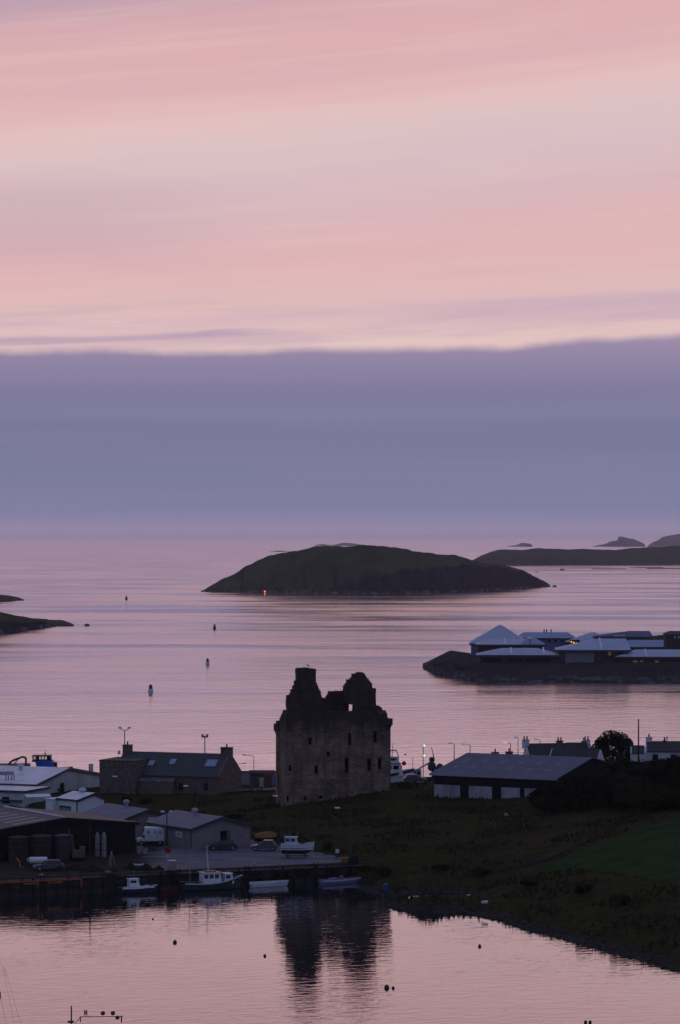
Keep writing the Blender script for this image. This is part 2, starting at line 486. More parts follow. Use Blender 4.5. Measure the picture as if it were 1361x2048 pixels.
SEA = dict(film=0.32, mirror_mix_out=0.28, rip=0.031, swell=0.012, fine=0.004, chop=0.17, chop2=0.035, rnear=0.03, rout=0.10, rfar=0.05)
sea = MB()
ys = [120, 300, 450, 600, 900, 1500, 3000, 6000, 12000, 25000, 60000]
for a, b in zip(ys, ys[1:]):
    sea.add([(-a * 0.6 - 400, a, 0), (a * 0.6 + 400, a, 0), (b * 0.6 + 400, b, 0), (-b * 0.6 - 400, b, 0)], [(0, 1, 2, 3)])
struct(sea.build("sea", sea_mat()))['label'] = "calm lilac and pink evening sea with the still harbour"

# ---------------------------------------------------------------- the land: a height field through surveyed points
PTS = []


def px(u, v, z): PTS.append(at(u, v, z))


def wp(x, y, z): PTS.append((x, y, z))


for u, v in ((725, 1772), (755, 1783), (785, 1797), (870, 1813), (940, 1826), (1000, 1840), (1100, 1868), (1200, 1896), (1290, 1920), (1361, 1942), (1500, 1985), (1700, 2050)):
    px(u, v, 0.0)
    p = at(u, v, 0.0)
    wp(p[0] - 4, p[1] - 6, -1.3)
    wp(p[0] - 9, p[1] - 22, -3.0)
    wp(p[0] + 1.0, p[1] + 4.5, 1.25)
for u, v, z in ((808, 1801, 0.1), (840, 1806.5, 0.1), (800, 1794, 0.9), (830, 1799, 1.0), (815, 1796, 1.0), (825, 1789, 1.5), (840, 1792, 1.5), (858, 1795, 1.6), (810, 1786, 1.6), (848, 1786, 2.0), (846, 1800, 1.1), (858, 1801, 1.3), (780, 1790, 0.7), (770, 1790, 0.15), (1361, 1760, 5.5), (1361, 1620, 8.7), (1361, 1530, 12.2), (1200, 1760, 4.2), (1200, 1640, 7.0), (1200, 1570, 9.2), (1100, 1700, 4.8), (1100, 1610, 6.9),
                (1000, 1700, 4.2), (1000, 1610, 6.2), (940, 1597, 6.4), (870, 1593, 6.5), (800, 1700, 3.2), (800, 1620, 5.6), (800, 1590, 6.5), (735, 1720, 2.6), (760, 1760, 1.4),
                (572, 1611, 4.5), (640, 1602, 5.1), (705, 1588, 6.0), (780, 1578, 6.8), (620, 1680, 3.0), (650, 1650, 3.7), (560, 1650, 3.0), (480, 1625, 2.9),
                (440, 1589, 3.5), (330, 1592, 3.3), (200, 1600, 3.0), (400, 1610, 3.0), (300, 1612, 2.7), (520, 1580, 3.6), (820, 1566, 4.6), (860, 1566, 5.0)):
    px(u, v, z)
for x, y, z in ((60, 420, 11), (90, 440, 15), (110, 400, 13), (70, 470, 15), (100, 500, 16), (45, 500, 9), (60, 530, 8), (90, 545, 8), (30, 520, 6), (20, 535, 4),
                (-15, 535, 3.2), (-40, 540, 2.8), (-80, 540, 2.6), (-115, 540, 2.6), (-60, 500, 2.5), (-90, 500, 2.4), (-115, 480, 2.3), (0, 500, 5.5), (-10, 505, 4.8),
                (-40, 440, 2.1), (-60, 450, 2.1), (-90, 440, 2.1), (-115, 440, 2.1), (-30, 460, 2.2), (-20, 440, 2.1), (-10, 430, 2.1), (-40, 418, 2.0), (-70, 405, 2.0), (-110, 392, 2.0), (-2, 423, 2.0)):
    wp(x, y, z)
for x in range(-115, 31, 12):
    wp(x, 548, 2.2); wp(x, 556, -1.2); wp(x, 580, -4)
for x in range(40, 121, 16):
    wp(x, 590, 3); wp(x, 604, -1); wp(x, 630, -4)
PA, PB = Vector((-62, 390.2)), Vector((3.5, 417.0))           # the quay front
for k in range(0, 10):
    p = PA.lerp(PB, k / 8.0 - 0.9 if k < 1 else k / 8.0 - 0.125)
    nrm = Vector((-(PB - PA).y, (PB - PA).x)).normalized()
    a = p + nrm * 6; b = p - nrm * 3; c = p - nrm * 20
    if p.x < 3: wp(a.x, a.y, 0.5)
    wp(b.x, b.y, -2.2); wp(c.x, c.y, -3.5)
for x in (-70, -100, -118): wp(x, 350 + (x + 118) * .3, -3)
PTS = np.array(PTS)
# drop near-duplicates so the interpolation stays smooth
keep = []
for i, p in enumerate(PTS):
    if all(np.hypot(*(p[:2] - PTS[j][:2])) > 1.2 for j in keep): keep.append(i)
PTS = PTS[keep]
n = len(PTS)
D = np.hypot(PTS[:, None, 0] - PTS[None, :, 0], PTS[:, None, 1] - PTS[None, :, 1])
PM = np.c_[np.ones(n), PTS[:, :2]]
KM = np.block([[D + 0.4 * np.eye(n) * -1, PM], [PM.T, np.zeros((3, 3))]])
W = np.linalg.solve(KM, np.r_[PTS[:, 2], 0, 0, 0])

YARD = [(-120, 372), (2.0, 418.6), (2.6, 421), (-3, 432), (-8, 441), (-14, 451), (-24, 466), (-33, 480), (-37, 497), (-44, 500), (-60, 506), (-120, 506)]


def inside(poly, x, y):
    r = np.zeros(np.shape(x), bool)
    for (x0, y0), (x1, y1) in zip(poly, poly[1:] + poly[:1]):
        if y0 == y1: continue
        c = ((y0 > y) != (y1 > y)) & (x < (x1 - x0) * (y - y0) / (y1 - y0) + x0)
        r ^= c
    return r


def height(x, y):
    x, y = np.atleast_1d(np.asarray(x, float)), np.atleast_1d(np.asarray(y, float))
    d = np.hypot(x[:, None] - PTS[None, :, 0], y[:, None] - PTS[None, :, 1])
    z = d @ W[:n] + W[n] + W[n + 1] * x + W[n + 2] * y
    wob = 0.10 * np.sin(x * 0.61 + 1.7 * np.sin(y * 0.23)) + 0.08 * np.sin(y * 0.9 + np.sin(x * 0.4) * 2) + 0.05 * np.sin(x * 1.9 + y * 1.3)
    z = z + wob * np.clip(z, 0, 2) / 2
    return np.where(inside(YARD, x, y), np.minimum(z, 2.02), z)


def gz(x, y): return float(height([x], [y])[0])


gx, gy = np.arange(-120, 122, 1.5), np.arange(290, 640, 1.5)
XX, YY = np.meshgrid(gx, gy)
ZZ = height(XX.ravel(), YY.ravel()).reshape(XX.shape)
ZZ = np.maximum(ZZ, -3.0)
gm = MB()
idx = np.arange(XX.size).reshape(XX.shape)
gm.v = [tuple(p) for p in np.c_[XX.ravel(), YY.ravel(), ZZ.ravel()]]
for j in range(len(gy) - 1):
    for i in range(len(gx) - 1):
        if max(ZZ[j, i], ZZ[j, i + 1], ZZ[j + 1, i], ZZ[j + 1, i + 1]) > -0.9:
            gm.f.append((int(idx[j, i]), int(idx[j, i + 1]), int(idx[j + 1, i + 1]), int(idx[j + 1, i])))


def ground_mat():
    m = bpy.data.materials.new("rough_pasture")
    m.use_nodes = True
    nt = m.node_tree
    b = nt.nodes['Principled BSDF']
    q = G(nt)
    t = q.n('ShaderNodeTexCoord')
    s = q.n('ShaderNodeSeparateXYZ')
    nt.links.new(t.outputs['Object'], s.inputs[0])
    f1 = q.noise(t.outputs['Object'], 0.09, 5.0, 0.6)
    f2 = q.noise(t.outputs['Object'], 0.7, 4.0, 0.65)
    f3 = q.noise(t.outputs['Object'], 2.6, 3.0, 0.6)
    c = q.mix(q.step(f1, 0.38, 0.62), (0.033, 0.034, 0.009, 1), (0.046, 0.033, 0.013, 1))
    c = q.mix(q.step(f2, 0.40, 0.66, 0.0, 0.8), c, (0.014, 0.019, 0.008, 1))
    c = q.mix(q.step(f3, 0.55, 0.75, 0.0, 0.3), c, (0.050, 0.042, 0.022, 1))
    stony = q.step(q.m('ADD', s.outputs[2], q.m('MULTIPLY', q.m('SUBTRACT', f2, 0.5), 0.9)), 0.75, 0.35)
    c = q.mix(stony, c, (0.034, 0.028, 0.024, 1))
    c = q.mix(q.m('MULTIPLY', stony, q.step(f3, 0.5, 0.62)), c, (0.060, 0.052, 0.048, 1))
    nt.links.new(c, b.inputs['Base Color'])
    b.inputs['Roughness'].default_value = 1.0
    b.inputs['Specular IOR Level'].default_value = 0.02
    bp = q.n('ShaderNodeBump')
    bp.inputs['Strength'].default_value = 1.0
    bp.inputs['Distance'].default_value = 0.35
    nt.links.new(q.m('ADD', f2, q.m('MULTIPLY', f3, 0.4)), bp.inputs['Height'])
    nt.links.new(bp.outputs[0], b.inputs['Normal'])
    return m


struct(gm.build("ground", ground_mat(), smooth=True))['label'] = "dark rough pasture sloping from the castle to the harbour"


def sheet(name, poly, m, lift, label, step=1.5):
    """a surface laid over the ground inside a polygon"""
    xs, ys_ = [p[0] for p in poly], [p[1] for p in poly]
    ax, ay = np.arange(min(xs), max(xs) + step, step), np.arange(min(ys_), max(ys_) + step, step)
    AX, AY = np.meshgrid(ax, ay)
    inn = inside(poly, AX.ravel(), AY.ravel()).reshape(AX.shape)
    AZ = height(AX.ravel(), AY.ravel()).reshape(AX.shape) + lift
    mb = MB(); ids = {}
    def vid(j, i):
        if (j, i) not in ids:
            ids[(j, i)] = len(mb.v); mb.v.append((AX[j, i], AY[j, i], AZ[j, i]))
        return ids[(j, i)]
    for j in range(len(ay) - 1):
        for i in range(len(ax) - 1):
            if inn[j, i] and inn[j, i + 1] and inn[j + 1, i] and inn[j + 1, i + 1]:
                mb.f.append((vid(j, i), vid(j, i + 1), vid(j + 1, i + 1), vid(j + 1, i)))
    o = struct(mb.build(name, m, smooth=True))
    o['label'] = label
    return o


fld = [at(1062, 1716, 4.8)[:2], at(1361, 1632, 8.3)[:2], (75, 432), (100, 400), (70, 350), at(1361, 1775, 5.1)[:2], at(1230, 1745, 5.0)[:2], at(1150, 1728, 4.9)[:2]]
sheet("field", fld, mat("mown_field", (0.026, 0.046, 0.012), 1.0, 0.3, 0.25, spec=0.02, bump=0.05), 0.07, "smooth mown green field on the right of the slope", 1.0)
def darken_west(m):
    # the west end of the yard turns darker, browner and duller
    nt = m.node_tree
    q = G(nt)
    b = nt.nodes['Principled BSDF']
    l = b.inputs['Base Color'].links[0]
    src_ = l.from_socket
    t = q.n('ShaderNodeTexCoord')
    s = q.n('ShaderNodeSeparateXYZ')
    nt.links.new(t.outputs['Object'], s.inputs[0])
    f = q.noise(t.outputs['Object'], 0.22, 4.0, 0.6)
    f2 = q.noise(t.outputs['Object'], 1.1, 4.0, 0.65)
    k = q.step(q.m('ADD', s.outputs[0], q.m('MULTIPLY', q.m('SUBTRACT', f, 0.5), 9.0)), -24.0, -28.5)
    dark_brown = q.mix(q.step(f2, 0.4, 0.65), (0.030, 0.023, 0.016, 1), (0.012, 0.010, 0.008, 1))
    nt.links.new(q.mix(k, src_, dark_brown), b.inputs['Base Color'])
    nt.links.new(q.step(k, 0, 1, 0.75, 0.95), b.inputs['Roughness'])
    nt.links.new(q.step(k, 0, 1, 0.3, 0.08), b.inputs['Specular IOR Level'])


darken_west(M['yard'])
pth = [at(985, 1716, 4.0)[:2], at(1080, 1702, 4.9)[:2], at(1200, 1668, 6.6)[:2], at(1361, 1626, 8.5)[:2], (66, 428), (66, 425.5), at(1361, 1631, 8.4)[:2], at(1200, 1674, 6.4)[:2], at(1085, 1711, 4.8)[:2], at(990, 1723, 3.9)[:2]]
sheet("path", pth, mat("worn_track", (0.052, 0.042, 0.028), 1.0, 0.45, 0.4, spec=.02), 0.12, "faint worn track climbing beside the mown field", 0.6)
yard = MB().prism_z([(x, y) for x, y in YARD], 2.10, 2.34)
struct(yard.build("yard", M['yard']))['label'] = "flat asphalt yard along the harbour quay"
rd = [(-30, 519), (-24, 517.5), (-10, 518), (4, 521), (20, 524), (30, 520), (31, 524), (20, 529), (4, 527), (-12, 525), (-30, 526)]
sheet("road", rd, M['asphalt'], 0.10, "pale strip of road running behind the castle", 0.75)

# quay wall, piles and kerb along the front
qa, qb = PA, PB
qd = (qb - qa).normalized()
qn = Vector((-qd.y, qd.x))
quay = thing("quay", "dark timber-piled harbour quay along the edge of the yard", "quay", (qa.x, qa.y, 0), math.atan2(qd.y, qd.x))
L = (qb - qa).length
MB().box(-45, L, 0.25, 9, -3, 2.06).build("quay_wall", M['concrete'], quay)
MB().box(-45, L, 0.0, 0.5, 2.345, 2.62).build("kerb", M['concrete'], quay, bevel=0.03)
for k in range(44):
    x = -3 + k * 1.62
    if x > L - 0.2: break
    MB().tube((x, 0.02 + 0.06 * math.sin(k * 2.1), -3), (x + 0.05 * math.sin(k), 0.06, 2.25 + 0.25 * math.sin(k * 1.7)), 0.17, 0.15, 8).build("pile", M['timber'], quay)
for z in (0.9, 1.85):
    MB().box(-8, L, -0.10, 0.12, z, z + 0.26).build("fender_beam", M['timber'], quay)


def on_quay(u, off=0.0):                     # distance along the quay of pixel column u, at a setback off
    base = qa + qn * off
    k = (u - U0) / F
    return (k * base.y - base.x) / (qd.x - k * qd.y)


# ---------------------------------------------------------------- distant land
def island_mat(name, rockc, grassc, thr):
    m = bpy.data.materials.new(name)
    m.use_nodes = True
    nt = m.node_tree
    b = nt.nodes['Principled BSDF']
    q = G(nt)
    t = q.n('ShaderNodeTexCoord')
    ge = q.n('ShaderNodeNewGeometry')
    s = q.n('ShaderNodeSeparateXYZ')
    nt.links.new(ge.outputs['Normal'], s.inputs[0])
    f = q.noise(t.outputs['Object'], 0.03, 5.0, 0.6)
    f2 = q.noise(t.outputs['Object'], 0.15, 4.0, 0.6)
    gr = q.mix(q.step(f, 0.35, 0.65), grassc, tuple(x * 0.62 for x in grassc[:3]) + (1,))
    gr = q.mix(q.step(f2, 0.5, 0.7, 0.0, 0.5), gr, tuple(x * y for x, y in zip(grassc[:3], (1.25, 0.95, 0.9))) + (1,))
    rk = q.mix(q.step(f2, 0.35, 0.65), rockc, tuple(x * 0.45 for x in rockc[:3]) + (1,))
    c = q.mix(q.step(q.m('ADD', s.outputs[2], q.m('MULTIPLY', q.m('SUBTRACT', f2, 0.5), 0.25)), thr - 0.08, thr + 0.08), rk, gr)
    so = q.n('ShaderNodeSeparateXYZ')
    nt.links.new(t.outputs['Object'], so.inputs[0])
    tide = q.m('MULTIPLY', q.step(so.outputs[2], 2.6, 1.0), q.step(f2, 0.48, 0.60, 0.0, 0.8))
    c = q.mix(tide, c, (0.12, 0.115, 0.125, 1))
    nt.links.new(c, b.inputs['Base Color'])
    b.inputs['Roughness'].default_value = 1.0
    b.inputs['Specular IOR Level'].default_value = 0.02
    bp = q.n('ShaderNodeBump')
    bp.inputs['Strength'].default_value = 1.0
    bp.inputs['Distance'].default_value = 2.5
    nt.links.new(q.noise(t.outputs['Object'], 0.11, 5.0, 0.65), bp.inputs['Height'])
    nt.links.new(bp.outputs[0], b.inputs['Normal'])
    return m


def lerp_list(rows, u):
    us = [r[0] for r in rows]
    return [float(np.interp(u, us, [r[k] for r in rows])) for k in range(1, len(rows[0]))]


def fract(u, seed, octs=5, base=0.02):
    return sum(math.sin(u * base * 2 ** k * 1.13 + seed * (k + 1) * 1.7) / 1.7 ** k for k in range(octs))


def island(name, rows, dc, dr, db, m, label, cols=110, rough=1.0, seed=1.0, bulge=0.55):
    """rows: (column, waterline row, cliff-top row, ridge row) measured from the eye; dc/dr/db: metres back to cliff top, ridge, far shore"""
    u0, u1 = rows[0][0], rows[-1][0]
    mb = MB()
    secs = []
    for i in range(cols + 1):
        u = u0 + (u1 - u0) * i / cols
        vw, vc, vr = lerp_list(rows, u)
        e = min(1.0, min(u - u0, u1 - u) / (0.06 * (u1 - u0)) * 0.8 + 0.2)
        y0 = CZ * F / (vw - VH)
        yc, yr = y0 + dc * e, y0 + dr * e
        zc = max(0.3, CZ - (vc - VH) * yc / F + rough * 0.5 * fract(u, seed + 3, 5, 0.09))
        zr = max(zc + 0.1, CZ - (vr - VH) * yr / F + rough * 0.35 * fract(u, seed, 5, 0.06))
        k = (u - U0) / F
        pr = [(y0 - 6, -2.0), (y0 + rough * fract(u, seed + 7, 5, 0.15), 0.05), (y0 + dc * e * 0.55, zc * 0.62 + rough * 0.4 * fract(u, seed + 5, 5, 0.2)), (yc, zc)]
        for t in (0.2, 0.4, 0.6, 0.8, 0.93):
            tt = t * (1 - bulge) + bulge * math.sin(t * math.pi / 2)
            zz = zc + (zr - zc) * tt
            # keep the slope under the line of sight to the ridge so the outline stays the ridge's own
            pr.append((yc + (yr - yc) * t, zz + rough * 0.25 * fract(u + t * 90, seed + 9, 4, 0.05) * (1 - t)))
        pr.append((yr, zr))
        pr += [(yr + (db - dr) * e * 0.4, zr * 0.72), (yr + (db - dr) * e * 0.8, zr * 0.25), (yr + (db - dr) * e, -2.0)]
        secs.append([(k * y, y, z) for y, z in pr])
    nn = len(secs[0])
    mb.v = [p for q_ in secs for p in q_]
    for i in range(cols):
        for j in range(nn - 1):
            mb.f.append((i * nn + j, (i + 1) * nn + j, (i + 1) * nn + j + 1, i * nn + j + 1))
    o = struct(mb.build(name, m, smooth=True))
    o['label'] = label
    return o


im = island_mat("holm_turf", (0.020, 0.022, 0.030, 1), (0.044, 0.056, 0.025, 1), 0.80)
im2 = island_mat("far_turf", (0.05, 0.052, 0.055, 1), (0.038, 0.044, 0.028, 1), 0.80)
island("island", [(402, 1183.6, 1183, 1182), (418, 1184.2, 1178, 1172), (440, 1184.6, 1178, 1162), (470, 1185, 1177, 1148), (490, 1185.4, 1176, 1133), (515, 1185.6, 1174, 1120), (560, 1186, 1172, 1107),
                  (600, 1186.4, 1174, 1099), (650, 1187, 1176, 1092), (700, 1187.4, 1166, 1092), (740, 1187.6, 1156, 1091), (790, 1187, 1146, 1093), (825, 1186.4, 1141, 1103),
                  (870, 1185.6, 1137, 1106), (920, 1184.6, 1132, 1113), (960, 1182.6, 1133, 1124), (1000, 1180, 1135, 1129), (1040, 1177, 1142, 1138), (1072, 1175, 1156, 1153), (1090, 1174, 1166, 1164), (1101, 1173.4, 1172.6, 1172)],
       9, 95, 210, im, "large dark green holm with steep shore cliffs in mid sea", 260, 1.5, 1.3)
island("hills", [(1250, 1300, 1299.5, 1299), (1268, 1300, 1292, 1284), (1290, 1300, 1288, 1277), (1310, 1300, 1285, 1272), (1335, 1300, 1284, 1269), (1361, 1300, 1283, 1268), (1480, 1300, 1280, 1262), (1640, 1300, 1290, 1280), (1680, 1300, 1299, 1298.5)], 6, 16, 60, im, "low grassy rise behind the waterside pavilions", 60, 0.4, 3.9)
island("island", [(936, 1131.6, 1131, 1130), (946, 1131.6, 1124, 1119), (960, 1131.5, 1120, 1112), (975, 1131.4, 1118, 1107), (1000, 1131.2, 1116, 1099), (1045, 1131, 1115, 1099), (1080, 1131, 1116, 1097), (1140, 1130.8, 1118, 1098),
                  (1190, 1130.6, 1121, 1099), (1240, 1130.4, 1122, 1099), (1300, 1130, 1122, 1094), (1361, 1129.6, 1121, 1092), (1500, 1129, 1119, 1088), (1680, 1128.5, 1118, 1094), (1760, 1128.4, 1127, 1126)],
       25, 260, 620, im2, "low flat-topped green island beyond the holm", 120, 1.6, 2.1)
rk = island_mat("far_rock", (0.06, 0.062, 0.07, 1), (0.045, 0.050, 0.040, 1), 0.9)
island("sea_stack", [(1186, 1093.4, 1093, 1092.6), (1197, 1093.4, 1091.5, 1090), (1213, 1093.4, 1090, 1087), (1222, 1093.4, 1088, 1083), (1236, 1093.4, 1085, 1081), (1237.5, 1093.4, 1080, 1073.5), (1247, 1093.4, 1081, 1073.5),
                     (1256, 1093.4, 1082, 1076), (1268, 1093.4, 1083, 1078), (1278, 1093.3, 1086, 1082), (1289, 1093.2, 1089, 1087), (1292, 1093.2, 1092.6, 1092)], 60, 160, 420, rk, "jagged far skerry with a square rock step", 70, 2.0, 3.3, 0.2)
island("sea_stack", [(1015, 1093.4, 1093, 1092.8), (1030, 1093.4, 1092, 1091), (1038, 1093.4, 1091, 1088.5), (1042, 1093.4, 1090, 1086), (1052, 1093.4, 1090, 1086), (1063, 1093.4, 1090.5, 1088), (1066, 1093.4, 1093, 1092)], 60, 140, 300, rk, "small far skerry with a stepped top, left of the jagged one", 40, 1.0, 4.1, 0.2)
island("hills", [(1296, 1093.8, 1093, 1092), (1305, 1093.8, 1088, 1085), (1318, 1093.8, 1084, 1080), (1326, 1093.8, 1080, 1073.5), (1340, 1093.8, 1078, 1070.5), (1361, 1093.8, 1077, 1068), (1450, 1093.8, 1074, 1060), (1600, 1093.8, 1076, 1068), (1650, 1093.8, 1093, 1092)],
       90, 500, 1200, rk, "hazy far headland at the right edge", 60, 2.0, 5.2)
island("sea_stack", [(630, 1092, 1091.6, 1091.2), (637, 1092, 1090, 1088.6), (648, 1092, 1090, 1088), (660, 1092, 1090.5, 1090.5), (672, 1092, 1090.5, 1089), (686, 1092, 1088.5, 1085.6), (700, 1092, 1088, 1086), (716, 1092, 1089, 1088), (730, 1092, 1091.6, 1091.4)],
       60, 200, 500, rk, "faint far skerry showing behind the crest of the holm", 50, 1.0, 6.6)
island("reef", [(540, 1103.6, 1103.3, 1103), (549, 1103.6, 1102.8, 1102.5), (556, 1103.6, 1102.2, 1101.4), (564, 1103.6, 1102, 1101.2), (578, 1103.6, 1103.2, 1103)], 20, 50, 100, rk, "thin low reef left of the holm crest", 30, 0.5, 2.6)
island("headland", [(-260, 1268, 1225, 1192), (-120, 1269, 1237, 1208), (0, 1268, 1245, 1225), (20, 1265.5, 1246, 1229), (45, 1262, 1246, 1233), (75, 1258, 1243, 1237), (92, 1255.5, 1245, 1239), (101, 1254.4, 1248, 1245), (112, 1253.6, 1250.4, 1249.6), (130, 1252.8, 1250.8, 1250.4), (140, 1252.4, 1250.8, 1250.4), (148, 1252, 1251.6, 1251.4)],
       6, 50, 140, im, "dark grassy point with a rocky tip on the left", 90, 0.5, 7.7)
island("headland", [(-220, 1206, 1190, 1172), (-60, 1204.5, 1193, 1182), (0, 1203.4, 1196, 1189.5), (20, 1202.6, 1197, 1191), (30, 1202, 1198.4, 1196), (38, 1201.6, 1199.6, 1199), (48, 1201, 1200.6, 1200.4)], 8, 60, 170, im, "smaller dark point farther out on the left edge", 60, 0.5, 8.8)
island("headland", [(846, 1337, 1336.4, 1336), (852, 1340, 1334, 1332.4), (862, 1343.5, 1331, 1328), (874, 1347, 1326, 1323), (890, 1350.5, 1322, 1319), (915, 1355.5, 1322, 1317), (945, 1361, 1330, 1316), (1000, 1364, 1333, 1318), (1100, 1365, 1334, 1318), (1200, 1365.5, 1335, 1316), (1300, 1366, 1336, 1313), (1361, 1366.5, 1337, 1310), (1500, 1368, 1337, 1300), (1650, 1370, 1337, 1290), (1760, 1371, 1362, 1358)],
       16, 70, 230, island_mat("rock_bank", (0.036, 0.038, 0.044, 1), (0.034, 0.034, 0.036, 1), 0.85), "rock-armoured spit carrying the waterside roofs", 200, 0.35, 9.9, 0.1)


# ---------------------------------------------------------------- buildings
def cut(o, boxes):
    """sink recesses into a mesh"""
    mb = MB()
    for b in boxes: mb.box(*b)
    c = mb.build("cutter", M['black'])
    c.parent = o.parent
    md = o.modifiers.new("cut", 'BOOLEAN')
    md.operation, md.object, md.solver = 'DIFFERENCE', c, 'EXACT'
    bpy.context.view_layer.update()
    dg = bpy.context.evaluated_depsgraph_get()
    me = bpy.data.meshes.new_from_object(o.evaluated_get(dg))
    o.modifiers.clear()
    o.data = me
    bpy.data.objects.remove(c)


def rough_line(pts, step=0.45, amp=0.10):
    step, amp = step * 0.7, amp * 1.7
    """break a straight outline into ragged masonry"""
    out = []
    for (x0, z0), (x1, z1) in zip(pts, pts[1:]):
        d = math.hypot(x1 - x0, z1 - z0)
        k = max(1, int(d / step))
        for i in range(k):
            t = i / k
            j = amp if i else amp * 0.3
            out.append((x0 + (x1 - x0) * t + random.uniform(-j, j), z0 + (z1 - z0) * t + random.uniform(-j, j)))
    out.append(pts[-1])
    return out


def steps(pts, h=0.42):
    """turn raking edges into broken steps of masonry"""
    out = [pts[0]]
    for (x0, z0), (x1, z1) in zip(pts, pts[1:]):
        dx, dz = x1 - x0, z1 - z0
        if abs(dx) > .25 and abs(dz) > .45:
            k = max(1, round(abs(dz) / h))
            for i in range(k):
                a, b = i / k, (i + 1) / k
                if dz > 0: out.append((x0 + dx * a, z0 + dz * b))
                else: out.append((x0 + dx * b, z0 + dz * a))
                out.append((x0 + dx * b, z0 + dz * b))
        else: out.append((x1, z1))
    return out


# --- the ruined castle
cx, cy, cz = at(572, 1611, 4.55)
castle = thing("castle", "ruined brown stone tower castle with broken gables on the grassy mound", "castle", (cx, cy, cz), R(12))
CL = onplane(castle, 780, 1578)[0]
CD = 7.2
op = lambda pts, y=0.0: [onplane(castle, u, v, y) for u, v in pts]
top = op([(572, 1429), (576, 1424), (576, 1397), (581, 1391), (584, 1386), (588, 1379), (592, 1372), (592, 1365), (595, 1362)]) + op([(633, 1366), (637, 1377), (642, 1386), (644, 1394), (643, 1423), (655, 1425), (668, 1421), (676, 1423), (690, 1424), (700, 1424), (712, 1423), (724, 1425), (733, 1421), (742, 1423), (748, 1427), (761, 1430), (768, 1434), (779.5, 1437)])
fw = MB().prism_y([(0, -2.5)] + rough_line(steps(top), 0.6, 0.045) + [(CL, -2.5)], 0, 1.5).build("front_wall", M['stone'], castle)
wins = [(620.5, 1483, 7, 14), (700, 1479, 6.5, 25), (751, 1474, 7, 24), (657, 1509, 7, 10), (694, 1532, 8, 31), (739, 1530, 8, 25), (760, 1528, 8, 23), (581, 1537, 6, 12), (633, 1540, 7, 16),
        (575.8, 1598, 5, 11), (611, 1597, 5, 9), (641.5, 1595.5, 7, 7), (705, 1587, 4, 4)]
boxes, rects = [], []
for u, v, w, h in wins:
    xa, za = onplane(castle, u - w / 2, v + h / 2)
    xb, zb = onplane(castle, u + w / 2, v - h / 2)
    xa = max(xa, 0.12)
    boxes.append((xa, xb, -0.5, 1.1, za, zb)); rects.append((xa, xb, za, zb))
cut(fw, boxes)
for (xa, xb, za, zb), (u, v, w, h) in zip(rects, wins):
    if h > 12:
        w_ = MB().box(xa, xb, 0.80, 0.86, za, zb).build("window", M['black'], castle)
        MB().box(xa - 0.12, xb + 0.12, -0.05, 0.30, za - 0.22, za - 0.01).build("sill", M['rubble'], w_)
        MB().box(xa - 0.15, xb + 0.15, -0.04, 0.30, zb + 0.01, zb + 0.24).build("lintel", M['rubble'], w_)
    else:
        MB().box(xa, xb, 0.80, 0.86, za, zb).build("gun_loop", M['black'], castle)
# chimney gable at the near end
xa, za = onplane(castle, 595, 1366)
xb, zb = onplane(castle, 632.5, 1338)
MB().prism_y([(xa, za - 0.4)] + rough_line([(xa, za), (xa, zb), (xa + 0.35, zb + 0.15), ((xa + xb) / 2, zb + 0.2), (xb, zb), (xb, za - 0.4)], 0.5, 0.02), -0.02, 1.75).build("chimney_stack", M['stone'], castle)
xa, za = onplane(castle, 591, 1369); xb, zb = onplane(castle, 596, 1362)
MB().box(xa, xb + .1, 0.1, 1.4, za - .3, zb).build("skew_stone", M['stone'], castle)
# the other walls of the shell
bk = op([(552, 1447), (566, 1436), (566, 1430), (590, 1430), (600, 1397), (650, 1396), (652, 1392), (655, 1388), (657, 1382), (664, 1383), (672, 1381), (685, 1381), (688, 1387), (691, 1399), (693, 1400), (694.6, 1405), (695, 1425), (709, 1425), (710, 1413), (740, 1413), (760, 1414), (764, 1436), (778, 1438)], CD)
bx0, bx1 = bk[0][0], bk[-1][0]
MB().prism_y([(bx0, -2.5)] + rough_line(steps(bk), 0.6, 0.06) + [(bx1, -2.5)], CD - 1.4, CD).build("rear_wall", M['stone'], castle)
lz = onplane(castle, 566, 1430)[1]
MB().prism_x([(1.45, -2.5)] + rough_line([(1.45, lz), (2.5, lz + 0.6), (3.0, lz + 0.1), (4.4, lz - 0.3), (CD - 1.45, lz - 1.3)], 0.5, 0.1) + [(CD - 1.45, -2.5)], 0.02, 1.45).build("end_wall", M['stone'], castle)
rz_ = onplane(castle, 761, 1433)[1]
MB().prism_x([(1.45, -2.5)] + rough_line([(1.45, rz_), (3.0, rz_ + 0.8), (4.2, rz_ + 0.3), (CD - 1.45, rz_ - 0.4)], 0.5, 0.1) + [(CD - 1.45, -2.5)], CL - 1.47, CL - 0.03).build("end_wall", M['stone'], castle)
gp = op([(709, 1445), (709, 1410), (701, 1409), (690.5, 1404), (690, 1376), (696, 1367), (700, 1360), (703, 1359), (707, 1354), (712, 1348), (715, 1348), (716, 1345), (727, 1345), (731, 1349), (733, 1354), (735, 1357), (741, 1366), (745, 1373), (747, 1378), (753, 1377), (753, 1412), (760, 1412), (761, 1450)], 4.0)
MB().prism_y([(gp[0][0], -2.0)] + rough_line(steps(gp), 0.6, 0.035) + [(gp[-1][0] - 0.4, -2.0)], 4.0, 5.5).build("gable_wall", M['stone'], castle)
